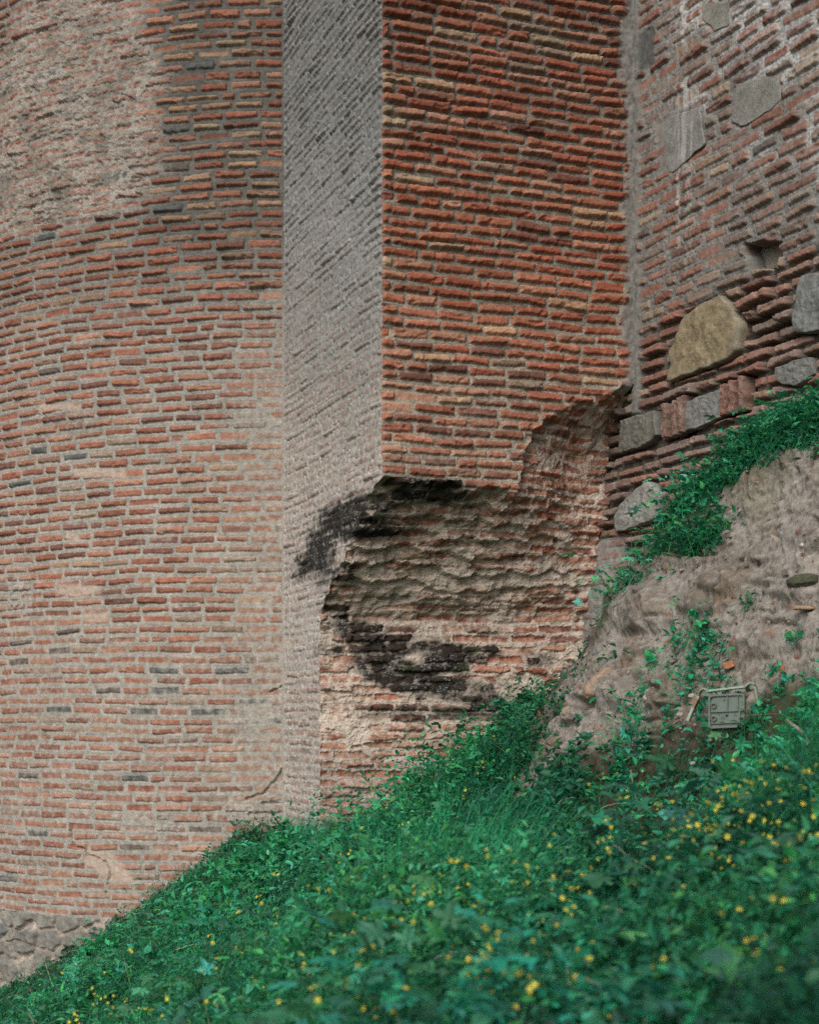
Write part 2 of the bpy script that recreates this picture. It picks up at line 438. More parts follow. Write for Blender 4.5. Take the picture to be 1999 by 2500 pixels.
def build_buttress():
    root = empty('brick_buttress', (P0[0] + .5, P0[1] + .9, -1.2))
    tag(root, 'square red brick buttress beside the round tower, its lower front crumbled and stained black', 'buttress')
    L0 = np.array(root.location)
    # ---- left flank
    s = np.linspace(0, 1, 300); v = axis(-1.6, TOP, -1.2, 5.15, .0056, .06)
    S, V = np.meshgrid(s, v, indexing='ij')
    tc = np.broadcast_to(corner_t(v)[None], S.shape)
    T = tc + S * (FLANK + .12 - tc)
    nl = np.array([-DL[1], DL[0]])
    P = np.stack([P0[0] + DL[0] * T, P0[1] + DL[1] * T, V], -1)
    PX, PY = proj(P)
    crs = Courses(-.3, FLANK + .4, -1.7, TOP, .0560, .275, 23, thick=.58, joint=.02)
    hi = sm(1050, 600, PY)
    bx, by = proj(np.stack([P0[0] + DL[0] * crs.cu, P0[1] + DL[1] * crs.cu, crs.cv], -1))
    hb_ = sm(1150, 500, by)
    k = pick(crs.rnd[:, 0], np.array([.1, .25, .35, .15, .1, .0, .03, .0])[None] * np.ones((crs.n, 1)))
    bcol = lerp(PAL[k], np.array([.27, .215, .175]), .62) * (1 + .12 * crs.nrm[:, 2:3])
    bcol = lerp(bcol, np.array([.215, .212, .20]), (.8 * hb_)[:, None])
    prot = .003 + .003 * crs.nrm[:, 0] + .004 * sm(700, 250, by) + .007 * sm(.25, .8, n2(crs.cu * 1.3, crs.cv * 1.6, 44)) * sm(900, 500, by)
    prot = np.clip(prot, -.003, .04)
    smear = .34 + .10 * hi + .25 * sm(0, .6, n2(T * 2.2, V * 2.2, 45)) + .25 * sm(1700, 1500, PY) * sm(700, 1250, PY) * .6
    lo_m = np.array([.355, .335, .30]); hi_m = np.array([.172, .180, .175]); 
    mort = mix(np.broadcast_to(lo_m, P.shape).copy(), np.array([.255, .258, .242]), sm(1150, 750, PY + 70 * n2(T * 2, V * 1.5, 46)))
    mort = mix(mort, np.array([.41, .385, .355]), sm(1000, 1300, PY) * .8)
    mort = mix(mort, hi_m, sm(620, 200, PY + 60 * n2(T * 2, V * 1.5, 47)))
    i, du, dv = crs.at(T, V)
    sdv = crs.sd(T, V, i, du, dv, rough=.9)
    h, col, m = dress(crs, T, V, i, du, dv, sdv, bcol, prot, smear, mort, .0055, 0., .9, 200, hf=.35)
    pit = sm(.38, .6, n2(T * 30, V * 44, 48)) * (1 - .6 * m)
    h -= .010 * pit; 
    black = lichen(PX, PY, T, V)
    col, h = blacken(col, h, black, T, V, m)
    rim = sm(FLANK - .05, FLANK - .01, T)
    h = lerp(h, .004 + .005 * fbm(T * 20, V * 20, 3, 49), rim); col = mix(col, mort, rim)
    h = h * sm(0, .018, T - tc)
    Q = P.copy(); Q[..., 0] += nl[0] * h; Q[..., 1] += nl[1] * h
    add_mesh('flank', Q - L0, grid_faces(len(s), len(v), True), M_WALL, root, col)['label'] = 'narrow grey flank with bricks smeared in mortar'
    # ---- front
    u = np.concatenate([np.linspace(0, FRONT_W + .03, 350)]); v = axis(-1.6, TOP, -1.1, 4.5, .0050, .06)
    U, V = np.meshgrid(u, v, indexing='ij')
    B = np.stack([P0[0] + DF[0] * U, P0[1] + DF[1] * U, V], -1)
    px, py = proj(B)
    rec = recess(px, py, U, V)
    rec[0] = corner_t(v)
    ctw = sm(.10, 0, U)
    rec = rec + (corner_t(v)[None] - recess(np.full_like(v, 933.), HZ - F * v / 8.6, np.zeros_like(v), v)[None]) * ctw * (U > 0)
    f = np.clip(U / FRONT_W, 0, 1)[..., None]
    D = DL * (1 - f) + DR * f
    P = B.copy(); P[..., :2] += D * rec[..., None]
    PX, PY = proj(P)
    rn = np.clip(rec / lerp(1.14, .50, f[..., 0]), 0, 1)
    crs = Courses(-.1, FRONT_W + .3, -1.7, TOP, .0620, .240, 31, thick=.66, joint=.018)
    bB = np.stack([P0[0] + DF[0] * crs.cu, P0[1] + DF[1] * crs.cu, crs.cv], -1)
    bx, by = proj(bB)
    brn = np.clip(recess(bx, by, crs.cu, crs.cv) / lerp(1.14, .5, np.clip(crs.cu / FRONT_W, 0, 1)), 0, 1)
    wts = np.array([.38, .35, .14, .028, .008, .08, .015, .0])[None] * np.ones((crs.n, 1))
    wts += sm(620, 120, by)[:, None] * np.array([-.06, .02, .12, .08, .05, .0, .03, .003])
    wts += brn[:, None] * np.array([-.1, .05, .2, .02, .0, .02, .02, .0]); wts = np.clip(wts, .001, 1)
    k = pick(crs.rnd[:, 0], wts)
    bcol = PAL[k] * (1 + .13 * crs.nrm[:, 2:3])
    warm = .7 * sm(1000, 700, by) * sm(250, 600, by)
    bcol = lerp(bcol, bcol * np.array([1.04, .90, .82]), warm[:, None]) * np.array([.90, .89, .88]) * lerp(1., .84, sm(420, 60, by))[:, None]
    prot = .021 + .006 * crs.nrm[:, 0] + .010 * sm(900, 200, by) - .006 * sm(900, 1150, by)
    prot = lerp(prot, .010 + .016 * crs.nrm[:, 0], sm(0, .25, brn))
    prot = np.where((brn > .1) & (crs.rnd[:, 4] < .28), -.014, prot)
    prot = np.clip(prot, -.02, .05)
    er = sm(.02, .16, rn)
    smear = .03 + .26 * er + .10 * sm(850, 1150, PY) * (1 - er) + .30 * er * sm(.0, .5, fbm(U * 2.4, V * 3, 2, 51))
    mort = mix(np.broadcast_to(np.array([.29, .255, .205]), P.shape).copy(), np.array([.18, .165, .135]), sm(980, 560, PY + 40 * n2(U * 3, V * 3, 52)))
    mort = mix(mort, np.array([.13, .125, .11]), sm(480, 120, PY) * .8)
    mort = mix(mort, np.array([.425, .362, .302]), er * .92)  # pale core mortar, its colour lightened further to offset shade under the overhang
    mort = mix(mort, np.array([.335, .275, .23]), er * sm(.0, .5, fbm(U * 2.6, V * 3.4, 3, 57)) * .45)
    mort = mix(mort, np.array([.22, .21, .19]), er * sm(1780, 1900, PY) * .6)
    bf = np.clip(crs.cu / FRONT_W, 0, 1)[:, None]; bP = bB.copy(); bP[:, :2] += (DL * (1 - bf) + DR * bf) * recess(bx, by, crs.cu, crs.cv)[:, None]
    bl = lichen(*proj(bP), crs.cu, crs.cv) * (crs.rnd[:, 2] > .12)
    prot = prot + .022 * bl * (crs.rnd[:, 1] > .3)
    i, du, dv = crs.at(U, V)
    sdv = crs.sd(U, V, i, du, dv, rough=.95 + .7 * er)
    mid_ = np.exp(-((PX - 1090) / 190) ** 2 - ((PY - 1440) / 130) ** 2)
    smear = smear + .4 * er * mid_ * sm(-.35, .3, fbm(U * 4, V * 5, 2, 62))
    smear = smear * (1 - .55 * sm(1230, 1300, PX) * er)
    cover = er * sm(.18, .42, fbm(U * 3.1, V * 4.3, 3, 53))           # rubble core where the facing is lost
    sdv = sdv + .02 * cover
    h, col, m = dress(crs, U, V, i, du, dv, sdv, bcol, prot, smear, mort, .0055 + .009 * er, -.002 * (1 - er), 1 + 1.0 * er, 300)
    h = h + er * (.014 * n2(U * 4.2, V * 6.5, 54) + .011 * n2(U * 10, V * 15, 55) + .007 * n2(U * 22, V * 30, 56))
    # last bricks by the right wall are cut by a grey fillet
    fil = sm(FRONT_W - .10, FRONT_W - .03, U + .03 * n2(U * 6, V * 7, 58) + .05 * sm(.1, .5, n2(U * 0, V * 2.2, 59)) * (1 - er)) * (1 - er)
    h = lerp(h, .012 + .006 * fbm(U * 18, V * 18, 3, 60), fil); col = mix(col, np.array([.17, .165, .15]) * (1 + .3 * fbm(U * 18, V * 18, 3, 61))[..., None], fil * .95)
    black = np.clip(.85 * lichen(PX, PY, U, V) * sm(-.5, .3, n2(U * 5, V * 16, 63) + .45) + .7 * bl[i] * m, 0, 1)
    col, h = blacken(col, h, black, U, V, m)
    h = h * sm(0, .016, U)
    nf = np.array([DF[1], -DF[0]])
    Q = P.copy(); Q[..., 0] += nf[0] * h; Q[..., 1] += nf[1] * h
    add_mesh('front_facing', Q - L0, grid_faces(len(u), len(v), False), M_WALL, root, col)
    # solid body behind the two faces
    q = [P0 + DL * 1.35 + DF * .12, PC + DR * .75 - DF * .06, PC + DR * 2.2, P0 + DL * 2.4 + DF * .12]
    vs = [(a[0], a[1], z) for z in (-1.6, TOP - .05) for a in q]
    add_mesh('masonry_core', np.array(vs) - L0, [np.array([[0, 1, 5, 4], [1, 2, 6, 5], [2, 3, 7, 6], [3, 0, 4, 7], [4, 5, 6, 7]])], M_STONE, root, np.tile([.3, .26, .2], (8, 1)), smooth=False)

def lichen(PX, PY, U, V):
    x = PX + 16 * n2(U * 9, V * 9, 71) + 9 * n2(U * 26, V * 26, 72); y = PY + 12 * n2(U * 9, V * 9, 73) + 7 * n2(U * 26, V * 26, 74)
    o = lambda pts: [(650 + .406 * a, 1300 + .406 * b) for a, b in pts]
    polys = [([(985, 1172), (1100, 1178), (1150, 1190), (1148, 1230), (1060, 1224), (990, 1220), (950, 1228), (930, 1215), (960, 1192)], 1.),
             ([(870, 1208), (930, 1210), (950, 1232), (900, 1258), (960, 1282), (955, 1312), (880, 1322), (815, 1312), (806, 1370), (792, 1402), (765, 1397), (735, 1412), (718, 1402), (748, 1335), (790, 1252)], .95),
             (o([(370, 560), (430, 515), (600, 535), (660, 600), (780, 630), (950, 630), (1160, 680), (1380, 695), (1390, 735), (1230, 780), (1150, 830), (1270, 885), (1340, 940), (1460, 1045), (1380, 1085), (1260, 1065), (1180, 1020), (900, 975), (750, 945), (600, 885), (510, 770), (620, 690), (440, 630)]), 1.),
             (o([(1530, 745), (1724, 735), (1724, 790), (1560, 785)]), .9), (o([(295, 205), (550, 205), (560, 262), (295, 262)]), .8), (o([(310, 685), (440, 690), (440, 735), (320, 740)]), .8),
             (o([(600, 1045), (1000, 1060), (1255, 1080), (1250, 1135), (1000, 1112), (605, 1112)]), .65), (o([(370, 430), (500, 440), (490, 480), (370, 465)]), .7), (o([(310, 275), (570, 300), (560, 335), (310, 315)]), .6)]
    m = np.zeros(PX.shape)
    near = (PX > 650) & (PX < 1480) & (PY > 1080) & (PY < 1850)
    xs, ys = x[near], y[near]; mm = np.zeros(xs.shape)
    for p, s_ in polys: mm = np.maximum(mm, s_ * sm(20, -16, poly_sd(xs, ys, p)))
    m[near] = mm
    return m

def blacken(col, h, black, U, V, m):
    b = np.clip(black * (1.08 + .5 * fbm(U * 20, V * 26, 3, 75) + .30 * m) - .30 * sm(.1, .5, n2(U * 11, V * 18, 79)) * (1 - .5 * m), 0, .95)
    dark = np.array([.017, .016, .014]) * (1 + .6 * n2(U * 60, V * 60, 76))[..., None]
    col = mix(col, dark, b)
    d1, d2, idn = worley(U / .011, V / .011, 5)
    sp = sm(.38, .2, d1) * (((idn * 7) % 100) < 34) * sm(.05, .4, fbm(U * 7, V * 7, 2, 77) + .18)
    col = mix(col, np.array([.30, .32, .31]), np.clip(sp * b * .85, 0, 1))
    moss = sm(.35, .6, n2(U * 8, V * 8, 78)) * b
    col = mix(col, np.array([.035, .05, .02]), moss * .5)
    return col, h + .004 * b * n2(U * 40, V * 40, 80)

build_buttress()

# ------------------------------------------------------------------ right-hand wall
NR = np.array([-DR[1], DR[0]]); NR = NR if NR[0] < 0 else -NR

def wall_uv(px, py):
    """a photo pixel as (distance from the inner corner, height) on the right wall"""
    r = (np.asarray(px, float) - CX) / F
    t = (PC[1] * r - PC[0]) / (-DR[0] + r * DR[1])
    y = PC[1] - DR[1] * t
    return t, (HZ - np.asarray(py, float)) / F * y

def resample(pts, n):
    pts = np.asarray(pts, float); q = np.vstack([pts, pts[:1]])
    s = np.concatenate([[0], np.cumsum(np.hypot(*np.diff(q, axis=0).T))])
    t = np.linspace(0, s[-1], n, endpoint=False)
    return np.stack([np.interp(t, s, q[:, 0]), np.interp(t, s, q[:, 1])], -1)

STONES = [  # outline in photo pixels, how far it stands out, colour, name, label
    ([(1632, 935), (1644, 895), (1638, 858), (1664, 810), (1677, 773), (1713, 745), (1766, 718), (1786, 745), (1808, 773), (1815, 793), (1806, 854), (1778, 879), (1729, 899), (1664, 923)], .032, (.225, .185, .118), 'boulder', 'large ochre boulder set in the brickwork'),
    ([(1522, 1025), (1608, 1004), (1616, 1060), (1585, 1090), (1514, 1108)], .05, (.145, .14, .118), 'stone_block', 'left grey squared stone'),
    ([(1687, 980), (1758, 952), (1766, 960), (1766, 1017), (1709, 1049), (1682, 1053)], .04, (.165, .165, .155), 'stone_block', 'grey squared stone between upright bricks'),
    ([(1502, 1264), (1518, 1232), (1559, 1195), (1591, 1175), (1630, 1205), (1612, 1268), (1559, 1285), (1506, 1301)], .045, (.25, .245, .225), 'stone_block', 'pale pointed stone low beside the buttress'),
    ([(1965, 676), (1999, 664), (2060, 672), (2060, 800), (1999, 812), (1953, 816), (1945, 773)], .06, (.16, .165, .16), 'stone_block', 'grey boulder at the right edge'),
    ([(1904, 895), (1985, 870), (1993, 911), (1949, 944), (1904, 935)], .04, (.16, .16, .15), 'stone_block', None),
    ([(1606, 302), (1645, 282), (1711, 262), (1722, 320), (1726, 350), (1680, 390), (1645, 418), (1608, 428)], .007, (0.206, 0.210, 0.194), 'stone_block', 'flat grey stone crossed by pale drips'),
    ([(1800, 205), (1860, 185), (1900, 188), (1906, 240), (1880, 268), (1808, 310), (1788, 296)], .008, (0.194, 0.191, 0.169), 'stone_block', 'flat grey stone high in the wall'),
    ([(1718, 8), (1778, 3), (1780, 60), (1745, 74), (1718, 45)], .007, (0.213, 0.210, 0.181), 'stone_block', None),
    ([(1624, 988), (1641, 984), (1642, 1068), (1628, 1070)], .045, (.20, .115, .088), 'upright_brick', None),
    ([(1652, 978), (1666, 980), (1666, 1063), (1652, 1065)], .045, (.175, .10, .08), 'upright_brick', None),
    ([(1668, 970), (1685, 968), (1682, 1054), (1667, 1058)], .05, (.20, .125, .10), 'upright_brick', None),
    ([(1769, 940), (1787, 937), (1787, 1013), (1768, 1017)], .045, (.20, .09, .07), 'upright_brick', None),
    ([(1792, 930), (1811, 928), (1810, 1005), (1790, 1008)], .05, (.21, .10, .075), 'upright_brick', None),
    ([(1814, 922), (1830, 918), (1830, 1000), (1813, 1004)], .045, (.2, .11, .085), 'upright_brick', None)]

def drips(PX, PY, U, V):
    m = np.zeros(PX.shape)
    for xs, wd, y0, y1, s_ in ((1672, 9, -900, 440, .8), (1688, 3.5, -900, 660, .6), (1655, 4, 120, 640, .55), (1676, 6, 420, 700, .5), (1606, 2.5, -100, 40, .8)):
        m = np.maximum(m, s_ * sm(wd, wd * .35, np.abs(PX - xs - 5 * n2(V * 2.2, V * 0, xs)) + 3.5 * n2(U * 20, V * 9, 33)) * sm(y0 - 30, y0, PY) * sm(y1, y1 - 60, PY) * sm(-.75, -.1, n2(U * 2, V * 3.1, 34)))
    return m

def build_right_wall():
    root = empty('old_wall', (PC[0] + .6, PC[1] - .3, .3))
    tag(root, 'grey mortared wall of long bricks and boulders rising beside the buttress on the right', 'wall')
    L0 = np.array(root.location)
    u = axis(-2.2, 4.0, -.75, 2.15, .0055, .05); v = axis(-1.2, TOP, -.1, 4.75, .0048, .06)
    U, V = np.meshgrid(u, v, indexing='ij')
    P = np.stack([PC[0] - DR[0] * U, PC[1] - DR[1] * U, V], -1)
    PX, PY = proj(P)
    crs = Courses(-2.4, 4.2, -1.3, TOP, .0735, .262, 47, thick=.62, joint=.034, vary=.3)
    bx, by = proj(np.stack([PC[0] - DR[0] * crs.cu, PC[1] - DR[1] * crs.cu, crs.cv], -1))
    lim = lambda x: np.interp(x, [1300, 1560, 1700, 1999, 2600], [960, 830, 735, 600, 330])
    raked = sm(-25, 35, PY - lim(PX) + 30 * n2(U * 3, V * 3, 1))
    brk = sm(-25, 35, by - lim(bx))
    cem = sm(30, -30, poly_sd(PX + 14 * n2(U * 6, V * 6, 2), PY, [(1400, 1290), (1520, 1330), (1542, 1350), (1532, 1480), (1500, 1700), (1380, 1700)]))
    k = pick(crs.rnd[:, 0], np.array([.22, .24, .14, .07, .08, .16, .18, .02])[None] * np.ones((crs.n, 1)))
    bcol = lerp(PAL[k], np.array([.19, .15, .125]), .36) * .90 * (1 + .13 * crs.nrm[:, 2:3])
    bcol = lerp(bcol, np.array([.19, .165, .14]), (.35 * sm(1650, 1900, bx) * sm(250, 450, by) * (1 - brk))[:, None])
    bcol = lerp(bcol, bcol * np.array([1.05, .9, .85]), brk[:, None])
    bcol = lerp(bcol, np.array([.235, .215, .195]), (.55 * brk * sm(.55, .75, crs.rnd[:, 5]))[:, None])
    bcol = lerp(bcol, np.array([.23, .165, .14]), (.35 * brk)[:, None])
    prot = .009 + .006 * crs.nrm[:, 0] + .006 * sm(1650, 1900, bx)
    prot = lerp(prot, .019 + .014 * crs.nrm[:, 0], brk)
    prot = np.clip(prot, -.004, .06)
    fb = fbm(U * 1.6, V * 2.4, 3, 21)
    smear = (.08 + .34 * sm(-.05, .5, fb) + .12 * sm(420, 120, PY)) * (1 - raked) + .05 * raked + .5 * cem
    mort = np.broadcast_to(np.array([.185, .182, .168]), P.shape).copy()
    mort = mix(mort, np.array([.34, .345, .335]), np.clip(sm(1580, 1760, PX) * sm(420, 200, PY - .35 * (PX - 1700)) * sm(-.45, .25, fbm(U * 2.1, V * 3.3, 3, 22)) * 1.1, 0, 1))
    mort = mix(mort, np.array([.13, .127, .115]), sm(500, 760, PY) * .4 * (1 - cem))
    mort = mix(mort, np.array([.075, .066, .054]), raked * .8)
    mort = mix(mort, np.array([.24, .235, .22]), cem)
    i, du, dv = crs.at(U, V)
    sdv = crs.sd(U, V, i, du, dv, rough=.9, rc=.012)
    h, col, m = dress(crs, U, V, i, du, dv, sdv, bcol, prot, np.clip(smear, 0, .9), mort, .0085, 0, .8, 400)
    h = h - raked * (.030 + .012 * n2(U * 5, V * 5, 23)) * (1 - m) * (1 - .8 * cem)
    h = lerp(h, .012 + .004 * fbm(U * 15, V * 15, 3, 24), cem * .85)
    # torn holes where bricks are gone
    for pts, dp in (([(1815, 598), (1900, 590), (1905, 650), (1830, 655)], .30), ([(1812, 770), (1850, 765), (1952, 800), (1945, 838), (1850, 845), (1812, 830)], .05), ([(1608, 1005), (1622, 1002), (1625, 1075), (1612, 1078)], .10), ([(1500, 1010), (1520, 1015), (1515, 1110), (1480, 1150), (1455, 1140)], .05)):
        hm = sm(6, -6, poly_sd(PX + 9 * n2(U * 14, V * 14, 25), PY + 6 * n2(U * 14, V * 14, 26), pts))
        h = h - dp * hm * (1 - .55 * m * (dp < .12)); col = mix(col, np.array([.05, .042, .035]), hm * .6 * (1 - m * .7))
    # cement patch in the corner, pale runs of lime down the wall
    pat = sm(5, -5, poly_sd(PX + 5 * n2(U * 20, V * 20, 27), PY, [(1552, 90), (1600, 55), (1600, 110), (1598, 150), (1570, 172), (1552, 160)]))
    h = lerp(h, .004 + .003 * fbm(U * 20, V * 20, 3, 28), pat); col = mix(col, np.array([.095, .098, .09]) * (1 + .2 * fbm(U * 30, V * 30, 2, 29))[..., None], pat)
    fil = sm(.085, .02, U + .03 * n2(U * 0 + 3, V * 3.3, 30)) * sm(-.1, 0, U) * (1 - sm(1050, 1120, PY))
    h = lerp(h, .010 + .005 * fbm(U * 18, V * 18, 3, 31), fil); col = mix(col, np.array([.17, .168, .155]) * (1 + .25 * fbm(U * 25, V * 25, 2, 32))[..., None], fil * .9)
    dr = drips(PX, PY, U, V)
    col = mix(col, np.array([.36, .355, .33]), dr); h = h + .004 * dr
    # beds for the separate stones
    for pts, out, c, nm, lb in STONES:
        sd = poly_sd(PX, PY, pts)
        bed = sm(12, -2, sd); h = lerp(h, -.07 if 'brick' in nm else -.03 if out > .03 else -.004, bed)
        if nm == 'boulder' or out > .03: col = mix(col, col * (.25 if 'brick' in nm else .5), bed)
    wedge = sm(.12, -.05, U)
    Q = P.copy(); Q[..., 0] += NR[0] * h; Q[..., 1] += NR[1] * h
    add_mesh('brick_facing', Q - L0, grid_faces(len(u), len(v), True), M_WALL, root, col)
    b0, b1 = PC + DR * 2.2, PC - DR * 4.0
    off = -NR * .35
    q = [b0 - NR * .12, b1 - NR * .12, b1 - NR * 1.2, b0 - NR * 1.2]
    vs = [(a[0], a[1], z) for z in (-1.2, TOP - .05) for a in q]
    add_mesh('masonry_core', np.array(vs) - L0, [np.array([[0, 1, 5, 4], [1, 2, 6, 5], [2, 3, 7, 6], [3, 0, 4, 7], [4, 5, 6, 7]])], M_STONE, root, np.tile([.25, .24, .2], (8, 1)), smooth=False)
    for si, (pts, out, c, nm, lb) in enumerate(STONES):
        pts = np.array(pts, float)
        if 'brick' in nm: pts = pts.mean(0) + (pts - pts.mean(0)) * np.array([.64, 1.]); c = lerp(np.array(c), np.array([.19, .14, .12]), .35)
        t, z = wall_uv(*pts.T)
        poly = resample(np.stack([t, z], -1), 130)
        ce = poly.mean(0)
        if nm == 'stone_block': out = out * .75
        sc_ = 28 if 'brick' in nm else 12
        poly = poly + .010 * np.stack([n2(poly[:, 0] * sc_, poly[:, 1] * sc_, si), n2(poly[:, 0] * sc_, poly[:, 1] * sc_, si + 50)], -1)
        for _ in range(1): poly = .5 * poly + .25 * (np.roll(poly, 1, 0) + np.roll(poly, -1, 0))
        rr = np.concatenate([np.linspace(.02, .86, 26), [.9, .93, .96, .98, 1., 1., 1.]]); zz = np.concatenate([np.ones(26), [.99, .98, .95, .86, .60, -.2, -1.2]])
        R, I = np.meshgrid(rr, np.arange(130), indexing='ij')
        uv = ce + (poly[I] - ce) * R[..., None]
        f1 = fbm(uv[..., 0] * 9, uv[..., 1] * 9, 4, 500 + si)
        ridg = np.abs(n2(uv[..., 0] * 7, uv[..., 1] * 9, 520 + si))
        hh = out * zz[:, None] + (.010 * f1 - .004 * sm(.10, 0, ridg) * sm(-.2, .3, f1) - .006 * np.abs(n2(uv[..., 0] * 22, uv[..., 1] * 26, 530 + si))) * (zz[:, None] > .3) * min(1, out / .03)
        hh = hh + (uv[..., 0] - ce[0]) * .06 * math.sin(si * 2.3)
        P_ = np.stack([PC[0] - DR[0] * uv[..., 0] + NR[0] * hh, PC[1] - DR[1] * uv[..., 0] + NR[1] * hh, uv[..., 1]], -1)
        cc = np.array(c) * (1 + .22 * f1 + .16 * n2(uv[..., 0] * 40, uv[..., 1] * 40, 540 + si) - .12 * sm(.06, 0, ridg))[..., None]
        cc = mix(cc, np.array([.19, .188, .175]) * (1 + .3 * f1)[..., None], (.75 if out < .02 else .35) * sm(.80, 1., R + .22 * n2(uv[..., 0] * 13, uv[..., 1] * 13, 570 + si)) * ('brick' not in nm))
        if 'brick' in nm: cc = mix(cc, np.array([.26, .22, .18]), .5 * sm(0, .6, n2(uv[..., 0] * 16, uv[..., 1] * 12, 560 + si)))
        cc = mix(cc, np.array([.36, .355, .33]), drips(*proj(P_), uv[..., 0], uv[..., 1]))
        n_r, n_a = len(rr), 130
        ii = np.arange(n_r * n_a).reshape(n_r, n_a); jj = np.roll(ii, -1, 1)
        fc = np.stack([ii[:-1].ravel(), jj[:-1].ravel(), jj[1:].ravel(), ii[1:].ravel()], -1)
        V_ = np.concatenate([P_.reshape(-1, 3), P_[0].mean(0)[None]]); C_ = np.concatenate([cc.reshape(-1, 3), cc[0].mean(0)[None]])
        fan = np.stack([np.full(n_a, len(V_) - 1), jj[0], ii[0]], -1)
        o = add_mesh(nm, V_ - L0, [fc, fan], M_STONE, root, C_)
        if lb: o['label'] = lb

build_right_wall()

# ------------------------------------------------------------------ hillside
GP = [(0, 2440, 11.1, 0), (150, 2345, 10.85, 0), (320, 2255, 10.55, 0), (500, 2115, 10.42, 0), (690, 2045, 10.4, .05), (765, 2030, 9.75, .05), (900, 1985, 9.74, .1), (1050, 1880, 9.74, .1),
      (1200, 1790, 9.74, .05), (1300, 1705, 9.74, 0), (1420, 1635, 9.65, 0), (1500, 1525, 9.39, 0), (1600, 1415, 9.0, 0), (1800, 1220, 8.3, 0), (1999, 1095, 7.8, 0),
      (1432, 1600, 8.40, 0), (1500, 1480, 8.22, 0), (1600, 1355, 8.05, 0), (1800, 1160, 7.75, 0), (1999, 1048, 7.45, 0), (1500, 1665, 7.98, 0),
      (1245, 1965, 8.5, 0), (1300, 1835, 8.55, 0), (1380, 1695, 8.5, 0), (1255, 1995, 8.25, 0), (1450, 1865, 7.65, 0), (1650, 1835, 7.38, 0), (1800, 1835, 7.08, 0), (1999, 1700, 6.72, 0),
      (1600, 1600, 7.75, 0), (1800, 1450, 7.4, 0), (1999, 1300, 7.1, 0), (1000, 2500, 4.5, .22), (1000, 2200, 6.5, .2), (1000, 2030, 8.4, .2), (0, 2500, 8.6, .1), (400, 2500, 6.3, .15),
      (700, 2500, 5.2, .2), (1400, 2500, 3.9, .2), (1999, 2500, 3.4, .25), (1999, 2200, 4.5, .25), (1999, 1900, 5.7, .2), (1500, 2100, 5.8, .2), (600, 2250, 8.2, .15), (300, 2350, 9.2, .1)]
gpts = [tuple(at(a, b, c) - np.array([0, 0, d])) for a, b, c, d in GP]
gpts += [(0, 0, -1.45), (3, 0, -.25), (-4, 0, -3.0), (0, -6, -2.0), (6, 3, 1.6), (-6, 8, -4.), (-6, 13, -4.2), (2.6, 6.9, 1.75), (4.5, 8, 2.6), (0, 13, .2), (1.6, 2.0, -.62)]
gpts = np.array(gpts)
def tps(r2): return np.where(r2 > 0, .5 * r2 * np.log(r2 + 1e-12), 0)
_n = len(gpts)
_K = tps(((gpts[:, None, :2] - gpts[None, :, :2]) ** 2).sum(-1)) + np.eye(_n) * .012
_A = np.zeros((_n + 3, _n + 3)); _A[:_n, :_n] = _K; _A[:_n, _n] = 1; _A[:_n, _n + 1:] = gpts[:, :2]; _A[_n:, :_n] = _A[:_n, _n:].T
_w = np.linalg.solve(_A, np.concatenate([gpts[:, 2], [0, 0, 0]]))
def ground(x, y):
    x = np.asarray(x, float); y = np.asarray(y, float)
    z = _w[_n] + _w[_n + 1] * x + _w[_n + 2] * y
    for j in range(_n): z = z + _w[j] * tps((x - gpts[j, 0]) ** 2 + (y - gpts[j, 1]) ** 2)
    return np.clip(z, -9, 4)

def ghit(px, py, h=0.):
    """where the sight line of a photo pixel meets the hillside (raised by h)"""
    d = np.arange(2.4, 11.5, .02)
    p = at(px, py, 1.)
    z = ground(p[0] * d, d) + h
    k = np.nonzero(z > p[2] * d)[0]
    D = d[k[0]] if len(k) else 9.
    return np.array([p[0] * D, D, ground(p[0] * D, D)])

BARE = [(1235, 1990), (1290, 1830), (1390, 1640), (1480, 1480), (1580, 1350), (1780, 1150), (2100, 960), (2300, 1500), (1999, 1640), (1860, 1720), (1770, 1800), (1650, 1800), (1500, 1830), (1400, 1880), (1310, 1960)]

TIP = [(1120, 2110), (1240, 1960), (1330, 1890), (1480, 1870), (1430, 1990), (1290, 2090)]

